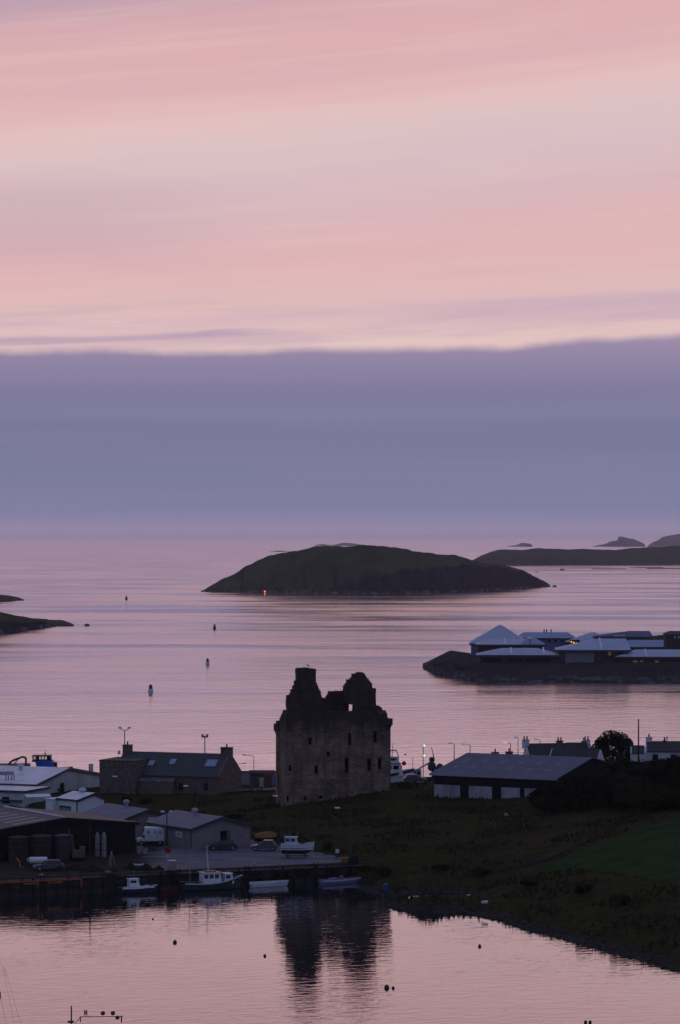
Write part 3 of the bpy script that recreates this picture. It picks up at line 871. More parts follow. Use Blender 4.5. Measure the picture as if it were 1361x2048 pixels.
# corner turrets on corbels
for (u, vt, r, yl, xl) in ((555.5, 1448, 0.66, CD - 0.5, None), (774.5, 1437.5, 0.95, 0.25, None)):
    x, z = onplane(castle, u, vt, yl)
    MB().lathe([(0.08, -2.0), (r * 0.45, -1.65), (r * 0.70, -1.35), (r * 0.88, -1.05), (r, -1.0), (r, -0.08), (r * 1.04, -0.06), (r * 1.02, 0.02)], (x, yl, z), 16).build("corner_turret", M['stone'], castle)
# corbelled ledge and blocked doorway below
xa, za = onplane(castle, 641, 1563); xb, zb = onplane(castle, 680, 1558)
MB().prism_y([(xa, zb), (xa + 0.5, za - 0.35), (xb - 0.5, za - 0.35), (xb, zb)], -0.22, 0.1).build("corbel_ledge", M['rubble'], castle)
xa, za = onplane(castle, 655, 1590); xb, zb = onplane(castle, 672, 1568)
MB().prism_y([(xa, za), (xa, zb - .4), ((xa + xb) / 2, zb), (xb, zb - .4), (xb, za)], -0.04, 0.1).build("doorway", M['brown_wall'], castle)

GH = dict(wall='block', roof='purple_sheet', trim='dark_trim')


def gabled(name, label, cat, loc, rz, w, l, eave, ridge, wall, roof, group=None, over=0.35, thick=0.12, trim=None, base=-1.0, ridge_x=0.5):
    """walls with the gable along local x at y=0, length along y; roof of two slabs with an overhang"""
    t = thing(name, label, cat, loc, rz, group)
    rx = w * ridge_x
    MB().prism_y([(0, base), (0, eave), (rx, ridge), (w, eave), (w, base)], 0, l).build("wall", wall, t)
    mb = MB()
    sl = (ridge - eave) / rx
    sr = (ridge - eave) / (w - rx)
    e = 0.02
    mb.prism_y([(-over, eave - over * sl + e), (rx, ridge + e), (w + over, eave - over * sr + e), (w + over, eave - over * sr + thick + e), (rx, ridge + thick + e), (-over, eave - over * sl + thick + e)], -over, l + over)
    ro = mb.build("roof", roof, t)
    if trim:
        tb = MB()
        d = 0.28
        tb.prism_y([(-over - .02, eave - over * sl - d), (rx, ridge - d), (w + over + .02, eave - over * sr - d), (w + over + .02, eave - over * sr + thick), (rx, ridge + thick), (-over - .02, eave - over * sl + thick)], -over - 0.06, -over - 0.005)
        tb.box(-over - 0.07, -over - 0.005, -over, l + over, eave - over * sl - 0.16, eave - over * sl + thick)
        tb.build("bargeboard", trim, t)
    return t, ro


def roof_point(t, u, v, w, eave, ridge, side=-1):
    """local point where the view line through u, v meets the left (-1) roof slope of a gabled thing"""
    best = None
    for k in range(400):
        x = (w / 2) * k / 400
        z = eave + (ridge - eave) * x / (w / 2)
        if side > 0: x = w - x
        y, zz = onside(t, u, v, x)
        if best is None or abs(zz - z) < best[0]: best = (abs(zz - z), x, y, z)
    return best[1:]


def chimney(parent, x, y, z0, z1, w, d, m, pots=2, cap=True):
    c = MB().box(x - w / 2, x + w / 2, y - d / 2, y + d / 2, z0, z1).build("chimney", m, parent)
    if cap: MB().box(x - w / 2 - 0.08, x + w / 2 + 0.08, y - d / 2 - 0.08, y + d / 2 + 0.08, z1 + 0.002, z1 + 0.14).build("chimney_cap", m, c)
    for i in range(pots):
        px_ = x + (i - (pots - 1) / 2) * w * 0.45
        MB().lathe([(0.15, 0.0), (0.12, 0.5), (0.15, 0.52), (0.15, 0.58)], (px_, y, z1 + 0.145), 8).build("chimney_pot", M['dark_slate'], c)
    return c


def vent(parent, x, y, z, s=0.5, m=None):
    return MB().lathe([(s * 0.55, -0.5), (s * 0.55, 0.15), (s, 0.18), (s, 0.42), (s * 0.7, 0.62), (s * 0.2, 0.7)], (x, y, z), 10).build("roof_vent", m or M['galv'], parent)


# --- two grey sheds beside the yard
shedm = dict(trim=M['trim'])
sb, sbr = gabled("storage_shed", "grey gabled shed with a dark doorway facing the yard", "shed", at(384, 1700, 2.34), R(35), 10.2, 12.2, 3.05, 4.45, M['block'], M['purple_sheet'], **shedm)
xa, za = onplane(sb, 441, 1697); xb, zb = onplane(sb, 460, 1661)
d = MB().box(xa, xa + (xb - xa) * 0.62, -0.05, 0.06, 0.02, zb).build("door", M['black'], sb)
MB().box(xa - 0.12, xb + 0.12, -0.07, 0.04, zb + 0.003, zb + 0.16).build("lintel", M['block'], d)
MB().box(xa + (xb - xa) * 0.64, xb, -0.06, 0.05, 0.02, zb).build("door_leaf", M['brown_wall'], sb)
ya, za = onside(sb, 365, 1676); yb, zb = onside(sb, 352, 1662)
w_ = MB().box(-0.05, 0.05, min(ya, yb), max(ya, yb), za, zb).build("window", M['offwhite'], sb)
ym = (ya + yb) / 2
MB().box(-0.07, -0.052, ym - 0.04, ym + 0.04, za, zb).box(-0.07, -0.052, min(ya, yb), max(ya, yb), (za + zb) / 2 - .03, (za + zb) / 2 + .03).build("glazing_bar", M['trim'], w_)
x, y, z = roof_point(sb, 390, 1631, 10.2, 3.05, 4.45)
vent(sbr, x, y, z + 0.4, 0.5)
MB().tube((-0.09, 0.15, 0), (-0.09, 0.15, 3.0), 0.06).build("drainpipe", M['trim'], sb)
sa, sar = gabled("storage_shed", "grey gabled shed half hidden behind the black barn and white van", "shed", at(239, 1672, 2.34)[:2] + (2.34,), R(35), 9.2, 11.8, 3.0, 4.35, M['block'], M['purple_sheet'], **shedm)
sx_, sy_, _ = far(243, 1642, 449)
sa.location = (sx_, sy_, 2.34)
x, y, z = roof_point(sa, 253, 1611, 9.2, 3.0, 4.35)
vent(sar, x, y, z + 0.4, 0.5)
xa, za = onplane(sa, 296, 1640); xb, zb = onplane(sa, 312, 1634)
MB().box(xa, xb, -0.03, 0.05, zb - 1.0, zb).build("window", M['offwhite'], sa)
xa, za = onplane(sa, 268, 1675); xb, zb = onplane(sa, 284, 1656)
MB().box(xa, xb, -0.06, 0.05, 0.0, zb).build("roller_door", M['galv'], sa)

# --- the black barn on the left
bl = far(271, 1700, 432)
rot = R(32)
bw = 23.0
bo = (bl[0] - bw * math.cos(rot), bl[1] - bw * math.sin(rot), 2.34)
barn, barnr = gabled("barn", "long black boarded shed with translucent roof strips above the quay", "shed", bo, rot, bw, 19.0, 4.25, 5.5, M['dark_wall'], M['brown_wall'], trim=M['dark_wall'], over=0.4)
barnr.data.materials[0] = mat("dark_brown_sheet", (0.060, 0.050, 0.055), 0.6, 0.25, 0.6, spec=0.3)
for k in range(5):
    y = 1.0 + k * 2.9
    sl = (5.5 - 4.25) / (bw / 2)
    x0, x1 = 4.2, 9.2
    MB().add([(x0, y, 4.25 + x0 * sl + 0.16), (x1, y, 4.25 + x1 * sl + 0.16), (x1, y + 0.8, 4.25 + x1 * sl + 0.16), (x0, y + 0.8, 4.25 + x0 * sl + 0.16),
              (x0, y, 4.25 + x0 * sl + 0.145), (x1, y, 4.25 + x1 * sl + 0.145), (x1, y + 0.8, 4.25 + x1 * sl + 0.145), (x0, y + 0.8, 4.25 + x0 * sl + 0.145)],
             [(0, 1, 2, 3), (7, 6, 5, 4), (0, 4, 5, 1), (1, 5, 6, 2), (2, 6, 7, 3), (3, 7, 4, 0)]).build("roof_light", mat("roof_light_sheet", (0.22, 0.21, 0.25), 0.5, 0.1, 1.0), barnr)
MB().tube((bw / 2, -0.45, 5.66), (bw / 2, 19.4, 5.66), 0.16, n=8).build("ridge_cap", M['offwhite'], barnr)
for k in range(4):
    MB().box(2.0 + k * 5.3, 5.6 + k * 5.3, -0.05, 0.05, 0.0, 3.3).build("sliding_door", M['black'], barn)

# --- the big white-roofed shed and its neighbours
p0 = far(70.5, 1603, 513)
wa = R(69)
ws, wsr = gabled("warehouse", "large grey-green clad warehouse with a wide white sheet roof", "warehouse", (p0[0], p0[1], 2.5), wa, 25.6, 30.0, 2.85, 4.75, M['cladding'], M['white_sheet'], trim=M['trim'], ridge_x=0.5)
x, y, z = roof_point(ws, 41, 1541, 25.6, 2.85, 4.75)
vent(wsr, x, y, z + 0.5, 0.62, M['offwhite'])
xa, za = onplane(ws, 120, 1584); xb, zb = onplane(ws, 125, 1566)
fl = MB().box(xa, xb, -0.35, -0.02, za - 1.0, zb).build("flue", M['black'], ws)
MB().box(xa - 0.9, xa - 0.01, -0.30, -0.02, zb - 1.2, zb - 0.8).build("duct", M['dark_steel'], fl)
x, y, z = roof_point(ws, 20, 1562, 25.6, 2.85, 4.75)
du = thing("extract_unit", "square framed extractor box standing on the white roof edge", "roof unit", (0, 0, 0))
du.location = Matrix.LocRotScale(ws.location, ws.rotation_euler, None) @ Vector((x, y, z + 0.15))
du.rotation_euler[2] = wa
MB().box(-0.5, 0.5, -0.6, 0.6, 0.9, 1.5).build("hood", M['galv'], du, bevel=0.05)
for a in (-.45, .45):
    for b in (-.55, .55): MB().box(a - .06, a + .06, b - .06, b + .06, 0, 0.9).build("leg", M['dark_steel'], du)
MB().box(-0.3, 0.3, 0.62, 3.2, 0.8, 1.4).build("duct", M['galv'], du)
# lean-to in front
p1 = far(48.5, 1613, 503.5)
lt = thing("lean_to", "low flat-roofed annexe against the white-roofed warehouse", "annexe", (p1[0], p1[1], 2.5), wa)
MB().box(0, 9.2, 0.0, 22, -1, 2.45).build("wall", M['cladding'], lt)
MB().box(-0.25, 9.3, -0.25, 22.2, 2.46, 2.62).build("roof", M['white_sheet'], lt)
MB().box(-0.30, -0.255, -0.3, 22.2, 2.3, 2.63).box(-0.3, 9.3, -0.30, -0.255, 2.3, 2.63).build("fascia", M['trim'], lt)
for y in (2.8, 5.2): MB().box(-0.05, 0.02, y, y + 1.3, 0.4, 1.5).build("window", M['glass'], lt)
MB().box(-0.95, -0.02, 0.3, 12, 0.9, 1.05).build("canopy", M['trim'], lt)
# small white building
p2 = far(155, 1640, 479)
sw, swr = gabled("kiosk", "small white flat-fronted outbuilding with a shuttered door", "outbuilding", (p2[0], p2[1], 2.4), R(45), 5.6, 5.0, 3.3, 4.15, M['cladding_pale'], M['white_sheet'], trim=M['trim'], over=0.2, base=-0.5, ridge_x=0.62)
ya, za = onside(sw, 142, 1630, 0); yb, zb = onside(sw, 119, 1611, 0)
dd = MB().box(-0.05, 0.04, ya, yb, 0.05, zb).build("shutter_door", M['dark_steel'], sw)
MB().box(-0.06, -0.052, ya + .25, yb - .25, 0.4, zb - .3).build("shutter", M['harl_grey'], dd)
MB().box(-0.10, 0.02, -0.02, 0.18, -0.5, 3.25).build("corner_post", M['trim'], sw)
MB().box(-0.8, 1.5, 5.02, 7.0, -0.5, 3.1).build("side_room", M['cladding_pale'], sw)
MB().box(-1.0, 1.7, 5.02, 7.2, 3.12, 3.25).build("side_roof", M['white_sheet'], sw)
x, y, z = 3.4, 2.8, 3.95
vent(swr, x, y, z + 0.3, 0.62, M['offwhite'])
# pale canopy between them
cn = far(76, 1612, 498)
ca = thing("canopy", "low white sheet canopy beside the small outbuilding", "canopy", (cn[0], cn[1], 2.4), R(20))
MB().add([(-2.1, -0.9, 2.2), (2.1, -0.9, 2.2), (2.1, 0.9, 2.5), (-2.1, 0.9, 2.5), (-2.1, -0.9, 2.28), (2.1, -0.9, 2.28), (2.1, 0.9, 2.58), (-2.1, 0.9, 2.58)],
         [(3, 2, 1, 0), (4, 5, 6, 7), (0, 1, 5, 4), (1, 2, 6, 5), (2, 3, 7, 6), (3, 0, 4, 7)]).build("sheet", M['white_sheet'], ca)
for a in (-2, 2):
    for b in (-.8, .8): MB().tube((a, b, 0), (a, b, 2.25), 0.06).build("leg", M['galv'], ca)

# --- the long stone house
h0 = at(440, 1589, 3.5)
hr = R(-20)
HL, HW = 20.3, 10.0
hc, hs = math.cos(hr), math.sin(hr)
house = thing("stone_house", "long dark stone house with slate roof and a chimney at each end", "house", (h0[0] - HL * hc, h0[1] - HL * hs + 0.0, 3.4), hr)
EV, RD = 3.1, 6.55
MB().prism_x([(0, -1.2), (0, EV), (HW / 2, RD), (HW, EV), (HW, -1.2)], 0, HL).build("wall", M['rubble'], house)
ro = MB().prism_x([(-0.25, EV - 0.2 + .03), (HW / 2, RD + .03), (HW + .25, EV - 0.2 + .03), (HW + .25, EV - 0.2 + .16), (HW / 2, RD + .16), (-0.25, EV - 0.2 + .16)], 0.1, HL - 0.45).build("roof", M['slate'], house)
MB().prism_x([(-0.30, EV - 0.2), (HW / 2, RD + .02), (HW + .30, EV - 0.2), (HW + .30, EV + 0.10), (HW / 2, RD + .32), (-0.30, EV + 0.10)], HL - 0.448, HL + 0.02).build("gable_skew", M['rubble'], house)
for x, wch in ((HL - 0.75, 1.9), (0.75, 1.45)):
    chimney(house, x, HW / 2, RD - 0.9, RD + 1.15, wch, 1.1, M['rubble'], 1)
for (u, v, ww, hh) in ((303, 1530, 0.55, 0.7), (346, 1527, 0.55, 0.75), (423, 1530, 1.0, 1.0)):
    best = None
    for k in range(200):
        yy = HW / 2 * k / 200
        xx, zz = onplane(house, u, v, yy)
        e = abs(zz - (EV + (RD - EV) * yy / (HW / 2)))
        if best is None or e < best[0]: best = (e, xx, yy, zz)
    _, xx, yy, zz = best
    s_ = (RD - EV) / (HW / 2)
    o_ = 0.22
    vs = []
    for dz in (0.02, 0.14):
        for a, b in ((-1, -1), (1, -1), (1, 1), (-1, 1)):
            y_ = yy + b * hh * 0.75
            vs.append((xx + a * ww, y_, EV + y_ * s_ + o_ + dz))
    MB().add(vs, [(3, 2, 1, 0), (4, 5, 6, 7), (0, 1, 5, 4), (1, 2, 6, 5), (2, 3, 7, 6), (3, 0, 4, 7)]).build("skylight", M['skyglass'], ro)
for (u, v, w_, h_) in ((308, 1573, 8, 14), (412, 1574, 7, 14), (362, 1574, 8, 14)):
    xa, za = onplane(house, u - w_ / 2, v + h_ / 2); xb, zb = onplane(house, u + w_ / 2, v - h_ / 2)
    q_ = MB().box(xa, xb, -0.04, 0.05, za, zb).build("window", M['glass'], house)
    MB().box(xa - .08, xb + .08, -0.10, -0.002, za - .15, za - .005).build("sill", M['rubble'], q_)
e0 = onplane(house, 199, 1600, -2.6)[0]
e1 = onplane(house, 270, 1600, -2.6)[0]
tz = onplane(house, 235, 1523, -2.6)[1]
MB().box(e0, e1, -2.6, 5.2, -1.2, tz).build("extension_wall", M['rubble'], house)
MB().box(e0 - .1, e1 + .1, -2.7, 5.3, tz + .004, tz + .17).build("flat_roof", M['slate'], house)
lz2 = onplane(house, 330, 1562, -1.4)[1]
l1 = onplane(house, 346, 1562, -1.4)[0]
MB().prism_x([(-1.4, -1.2), (-1.4, lz2 - 0.1), (-0.02, lz2 + .5), (-0.02, -1.2)], e1 + .02, l1).build("outshot", M['rubble'], house)
for u in (285, 314):
    xa, za = onplane(house, u - 5, 1571, -1.7); xb, zb = onplane(house, u + 5, 1569, -1.7)
    MB().box(xa, xb, -1.55, -0.9, lz2 - 0.10, lz2 + .10).build("roof_window", M['skyglass'], house)
sd_ = thing("satellite_dish", "small grey satellite dish on the left chimney of the stone house", "dish")
sd_.location = Matrix.LocRotScale(house.location, house.rotation_euler, None) @ Vector((onplane(house, 240.5, 1508, HW / 2)[0], HW / 2 - .2, RD - 0.15))
MB().lathe([(0.05, 0.0), (0.22, 0.04), (0.36, 0.14), (0.38, 0.15), (0.36, 0.17), (0.2, 0.08), (0.02, 0.05)], (0, 0, 0), 14).build("dish", M['galv'], sd_).rotation_euler = (R(75), 0, R(-50))
MB().tube((0, 0, 0), (0.45, 0.1, -0.35), 0.03).build("bracket", M['dark_steel'], sd_)

# --- low sheds and wall by the road, between house and castle
p = far(487, 1578, 531)
wl = thing("sea_wall", "long low grey wall on the far shore between house and castle", "wall", (p[0], 544, 2.3), 0)
MB().box(-1.5, 11, 0, 0.6, -2, 2.75).build("wall", M['harl_grey'], wl)
MB().box(-1.6, 11.1, -0.08, 0.68, 2.752, 2.95).build("coping", M['slate'], wl)
p = far(500, 1577, 533)
bs = thing("boat_shed", "low brown boarded hut beside the road left of the castle", "hut", (p[0], 533, 3.3), 0)
MB().box(0, 4.2, 0, 3.0, -0.5, 2.3).build("wall", M['brown_wall'], bs)
MB().prism_x([(-.2, 2.32), (1.5, 2.75), (3.2, 2.32), (3.2, 2.42), (1.5, 2.87), (-.2, 2.42)], -0.2, 4.4).build("roof", M['dark_slate'], bs)
MB().box(1.7, 2.6, -0.05, 0.02, 0.0, 1.7).build("door", M['offwhite'], bs)
p = far(528, 1577, 532)
ct = thing("container", "rusty orange-brown container against the castle side of the road", "container", (p[0], 532, 3.35), 0)
MB().box(0, 1.5, 0, 2.4, 0, 2.2).build("body", mat("rust_brown", (0.20, 0.085, 0.05), 0.8, 0.4, 1.0), ct, bevel=0.03)
for k in range(5): MB().box(0.15 + k * 0.28, 0.25 + k * 0.28, -0.04, -0.002, 0.1, 2.1).build("rib", M['brown_wall'], ct)
p = far(548, 1576, 531)
pn = thing("notice_panel", "tall pale panel standing by the castle wall", "panel", (p[0], 531, 3.4), 0)
MB().box(-0.35, 0.35, 0, 0.08, 0.3, 2.0).build("board", M['lilac'], pn)
for a in (-.3, .3): MB().box(a - .04, a + .04, 0.085, 0.15, 0, 2.0).build("post", M['dark_steel'], pn)

# --- the big low farm barn on the right
r0 = at(869, 1594, 6.45)
rr = R(-28)
fb = thing("farm_shed", "wide low shed with slate-blue roof, black upper band and white walls", "shed", (r0[0], r0[1], 6.4), rr)
FL = onplane(fb, 1113, 1550)[0]
fz = onplane(fb, 871, 1547)[1]
FW = 26.5
frz = fz + 2.25
MB().box(0, FL, 0, FW, -2, fz - 1.75).build("wall", mat("stained_harl", (0.38, 0.37, 0.40), .9, .45, .5, stretch=(1, 1, .35), spec=.1), fb)
MB().prism_x([(0, fz - 1.748), (0, fz), (FW / 2, frz), (FW, fz), (FW, fz - 1.748)], 0.0, FL).build("upper_wall", M['dark_wall'], fb)  # upper walls and gables share one dark colour
MB().prism_x([(-0.7, fz - .12 + .03), (FW / 2, frz + .03), (FW + .7, fz - .12 + .03), (FW + .7, fz + .03), (FW / 2, frz + .17), (-0.7, fz + .03)], -0.5, FL + 0.5).build("roof", M['barn_sheet'], fb)
MB().box(-0.52, FL + .52, -0.78, -0.705, fz - .28, fz + .06).build("gutter", M['galv'], fb)
for a, b in ((921, 938), (985, 1003), (1041, 1050)):
    xa = onplane(fb, a, 1590)[0]; xb = onplane(fb, b, 1590)[0]
    MB().box(xa, xb, -0.06, 0.10, -0.6, fz - 1.75).build("doorway", M['black'], fb)
sl = (frz - fz) / (FW / 2)
for k in range(6):
    x0 = 1.5 + k * 3.2
    for y0 in (2.6, 6.8):
        MB().add([(x0, y0, fz + y0 * sl + .19), (x0 + 1.0, y0, fz + y0 * sl + .19), (x0 + 1.0, y0 + 2.2, fz + (y0 + 2.2) * sl + .19), (x0, y0 + 2.2, fz + (y0 + 2.2) * sl + .19),
                  (x0, y0, fz + y0 * sl + .16), (x0 + 1.0, y0, fz + y0 * sl + .16), (x0 + 1.0, y0 + 2.2, fz + (y0 + 2.2) * sl + .16), (x0, y0 + 2.2, fz + (y0 + 2.2) * sl + .16)],
                 [(0, 1, 2, 3), (7, 6, 5, 4), (0, 4, 5, 1), (1, 5, 6, 2), (2, 6, 7, 3), (3, 7, 4, 0)]).build("roof_light", mat("faded_roof_light", (0.125, 0.112, 0.135), 0.6, 0.1, 1.0), fb)


def long_house(name, label, u0, u1, v_ridge, Yd, rz, ridge_h, eave_h, w, wall, roof, chims, zb):
    """ridge along local x; chims: (pixel column, material, pots, cap row)"""
    p = far(u0, v_ridge, Yd)
    z = p[2] - ridge_h
    c, s = math.cos(rz), math.sin(rz)
    o = thing(name, label, "house", (p[0] + w / 2 * s, p[1] - w / 2 * c, z), rz)
    Lh = onplane(o, u1, v_ridge, w / 2)[0]
    MB().prism_x([(0, zb), (0, eave_h), (w / 2, ridge_h), (w, eave_h), (w, zb)], 0, Lh).build("wall", wall, o)
    rf = MB().prism_x([(-.2, eave_h - .12), (w / 2, ridge_h + .03), (w + .2, eave_h - .12), (w + .2, eave_h + .03), (w / 2, ridge_h + .17), (-.2, eave_h + .03)], 0.22, Lh - 0.22).build("roof", roof, o)
    for cu, cm, pots, cv, cw in chims:
        x, zt = onplane(o, cu, cv, w / 2)
        chimney(o, x, w / 2, ridge_h - 0.7, zt, cw, 0.75, cm, pots)
    return o, rf, Lh


wh, whr, whl = long_house("cottage", "white-gabled cottage with a tall white end chimney behind the blue-roofed shed", 1052, 1178, 1489, 534, R(10), 5.6, 2.6, 6.4, M['harl'], M['dark_slate'],
                          [(1052, M['harl'], 2, 1481, 1.15), (1120, M['rubble'], 2, 1483, 1.1)], -3)
cb, cbr, cbl = long_house("cottage", "lower cottage roof with a white right-hand gable beside the round tree", 1104, 1203, 1497.5, 513, R(-18), 4.6, 2.4, 6.0, M['harl'], M['dark_slate'], [], -3)
dm = far(1111, 1508, 508)
hb, hbr, hbl = long_house("cottage", "hidden cottage showing its twin dark chimneys above the blue-roofed shed", 975, 1040, 1511, 532, R(8), 5.0, 2.5, 6.0, M['harl_grey'], M['dark_slate'],
                          [(991, M['rubble'], 1, 1506, 1.2), (1019, M['rubble'], 1, 1505, 1.2)], -3)
ch, chr_, chl = long_house("cottage", "far cottage roof with a white chimney just left of the round tree", 1130, 1182, 1487, 552, R(4), 5.0, 2.6, 6.0, M['harl'], M['slate'],
                           [(1174, M['harl'], 2, 1481, 1.2), (1168, M['rubble'], 1, 1484, 0.7)], -3)
bg_, bgr, bgl = long_house("bungalow", "white bungalow with dark roof above the shrubby slope on the right edge", 1292, 1440, 1484, 528, R(-6), 3.6, 2.2, 7.5, M['harl'], M['dark_slate'],
                           [(1299, M['harl'], 1, 1476, 1.1), (1330, M['dark_slate'], 1, 1483, 0.5)], -3)
sh, shr, shl = long_house("outbuilding", "low white outbuilding between the round tree and the bungalow", 1262, 1292, 1493, 522, R(-6), 2.6, 1.6, 4.0, M['harl'], M['dark_slate'], [], -3)
for o_, L_ in ((bg_, bgl),):
    for k in range(3):
        x = 1.2 + k * 3.2
        MB().box(x, x + 1.0, -0.04, 0.04, 0.7, 1.7).build("window", M['glass'], o_)


# --- the waterside college across the bay: a cluster of hipped pavilions
def hipped(name, label, u0, u1, v_base, z0, v_eave, v_ridge, depth, rz, wall, roof, ridge_frac=0.45, apex_u=None, over=0.8, cap=None, yoff=0.0):
    p = at(u0, v_base, z0)
    o = thing(name, label, "building", (p[0], p[1] + yoff, z0), rz, None)
    L_, _ = onplane(o, u1, v_base)
    ez = onplane(o, (u0 + u1) / 2, v_eave)[1]
    rz2 = onplane(o, (u0 + u1) / 2, v_ridge, depth / 2)[1]
    MB().box(0, L_, 0, depth, -3, ez).build("wall", wall, o)
    xm = L_ / 2 if apex_u is None else onplane(o, apex_u, v_ridge, depth / 2)[0]
    h = L_ * ridge_frac / 2
    a, b = max(0.2, xm - h), min(L_ - 0.2, xm + h)
    q = over
    vs = [(-q, -q, ez + .02), (L_ + q, -q, ez + .02), (L_ + q, depth + q, ez + .02), (-q, depth + q, ez + .02),
          (-q, -q, ez + .3), (L_ + q, -q, ez + .3), (L_ + q, depth + q, ez + .3), (-q, depth + q, ez + .3), (a, depth / 2, rz2), (b, depth / 2, rz2)]
    fs = [(3, 2, 1, 0), (0, 1, 5, 4), (1, 2, 6, 5), (2, 3, 7, 6), (3, 0, 4, 7), (4, 5, 9, 8), (5, 6, 9), (6, 7, 8, 9), (7, 4, 8)]
    rf = MB().add(vs, fs).build("roof", roof, o)
    MB().box(-q - .1, L_ + q + .1, -q - .1, -q - .005, ez - .25, ez + .35).build("fascia", M['trim'], o)
    if cap:
        for e, (sx0, sx1) in enumerate(cap):
            x = onplane(o, sx0, v_ridge, depth / 2)[0]
            x2 = onplane(o, sx1, v_eave, -q)[0]
            MB().tube((x, depth / 2, rz2 + .05), (x2, -q, ez + .35), 0.28, 0.28, 6).build("ridge_cap", M['white_sheet'], rf)
    return o, rf, L_, ez, rz2


croof = mat("college_roof", (0.36, 0.41, 0.52), 0.6, 0.12, 0.25, spec=0.4)
croof2 = mat("college_roof_blue", (0.24, 0.29, 0.44), 0.6, 0.12, 0.25, spec=0.4)
cwall = mat("college_wall", (0.040, 0.040, 0.048), 0.9, 0.3, 0.4)
cblue = mat("college_blue_wall", (0.11, 0.15, 0.30), 0.8, 0.15, 0.4)


def feature(o, nm, u0, v0, u1, v1, m, yl=0.0, proud=0.12):
    xa, za = onplane(o, u0, v1, yl); xb, zb = onplane(o, u1, v0, yl)
    return MB().box(xa, xb, yl - proud, yl - 0.005, za, zb).build(nm, m, o)


k1, k1r, *_ = hipped("waterside_hall", "tall pale pyramid-roofed hall at the seaward end of the spit", 946, 1056, 1318, 3.4, 1289, 1250, 22, R(-3), cblue, croof, 0.04, 1001, 0.6, yoff=14)
k2, k2r, k2l, k2e, k2z = hipped("waterside_hall", "long low pale-roofed block with three flues behind the pavilions", 1052, 1152, 1316, 3.6, 1278, 1264.5, 14, R(-2), cblue, croof2, 0.75, None, 0.5, yoff=52)
for u in (1089, 1094, 1103):
    x, z = onplane(k2, u, 1258.5, 7)
    MB().tube((x, 7, k2z - .5), (x, 7, z), 0.22, n=8).build("flue", M['dark_steel'], k2r)
for u in (1100, 1112, 1125, 1138): feature(k2, "window", u - 2.5, 1280, u + 2.5, 1285, M['black'])
k3, k3r, *_ = hipped("pavilion", "broad pale hipped pavilion in front of the pyramid-roofed hall", 957, 1062, 1322, 3.3, 1291, 1278, 18, R(-2), cwall, croof, 0.5, 1015, 0.8, cap=[(1010, 1012)], yoff=4)
k4, k4r, *_ = hipped("pavilion", "lowest waterside pavilion with two bright hip ridges by the rock bank", 957, 1116, 1332, 3.2, 1312, 1296, 14, R(-1), cwall, croof, 0.45, 1040, 0.8, cap=[(1022, 1025), (1087, 1090)], yoff=-9)
for ua_, ub_ in ((965, 1006), (1016, 1046), (1052, 1102)): feature(k4, "window", ua_, 1316, ub_, 1324, M['black'])
k5, k5r, *_ = hipped("pavilion", "small raised lantern pavilion with a white ball on its roof", 1047, 1086, 1306, 6.5, 1291, 1271, 9, R(-2), cwall, croof2, 0.12, 1060, 1.0, yoff=0)
bl_ = thing("radome", "white ball standing on the small lantern pavilion", "radome")
bp_ = far(1061, 1277.5, k5.location[1] - 1.3)
bl_.location = (bp_[0], bp_[1], bp_[2])
MB().ball((0, 0, 0), 0.85, 12, 8).build("ball", M['white'], bl_, smooth=True)
MB().tube((0, 0, -2.0), (0, 0, -0.8), 0.2, 0.2, 8).build("post", M['galv'], bl_)
k6, k6r, *_ = hipped("waterside_hall", "pale hip-roofed hall with three small lit windows on its left side", 1152, 1228, 1316, 3.6, 1286, 1265, 18, R(-4), cwall, croof, 0.10, 1187, 0.6, yoff=40)
for u, v in ((1143.5, 1284), (1148.5, 1285.6), (1153.5, 1287)):
    x, z = onplane(k6, u, v, -1.0)
    MB().box(x - .29, x + .29, -1.15, -1.02, z - .29, z + .29).build("lit_window", M['lit'], k6)
xw, zw = onplane(k6, 1141, 1290, -1.0); xw2, zw2 = onplane(k6, 1160, 1280, -1.0)
MB().box(xw, xw2, -1.0, 2, -3, zw2).build("side_wing", cwall, k6)
k7, k7r, *_ = hipped("pavilion", "wide central pavilion with a big grey panel door and one lit window", 1118, 1257, 1333, 3.4, 1302, 1277, 20, R(-3), cwall, croof, 0.50, 1232, 1.0, cap=[(1200, 1204.5)])
feature(k7, "panel_door", 1131, 1306, 1189, 1331, mat("grey_panel", (0.17, 0.17, 0.19), 0.8, 0.1, 0.4))
feature(k7, "lit_window", 1217, 1304, 1223, 1311, M['lit_dim'])
k8, k8r, *_ = hipped("pavilion", "long low right-hand pavilion with yellow-lit ground floor windows", 1236, 1420, 1334, 3.3, 1315.5, 1299, 14, R(-2), cwall, croof, 0.62, 1330, 0.9, cap=[(1291, 1294)], yoff=-2)
for u0_, u1_ in ((1267, 1276), (1281, 1287), (1311, 1318)): feature(k8, "lit_window", u0_, 1321, u1_, 1326, M['lit_dim'])
k9, k9r, *_ = hipped("waterside_hall", "long pale roof running right behind the central pavilion", 1255, 1440, 1322, 3.5, 1296, 1280, 14, R(-3), cwall, croof2, 0.8, None, 0.6, yoff=26)
ka, kar, *_ = hipped("store_building", "dark blue-roofed store at the back of the spit", 1219, 1304, 1300, 8.0, 1275, 1262, 16, R(-5), cwall, croof2, 0.35, 1280, 0.6, yoff=60)
kar.data.materials[0] = mat("dark_blue_roof", (0.045, 0.065, 0.14), 0.6, 0.2, 0.3)
feature(ka, "loading_door", 1229, 1270, 1252, 1276, M['offwhite'])
kb, kbr, *_ = hipped("croft_house", "small dark house with two pale windows at the far right edge", 1346, 1375, 1284, 11.0, 1270, 1262, 9, 0, cwall, M['dark_slate'], 0.6, None, 0.3, yoff=20)
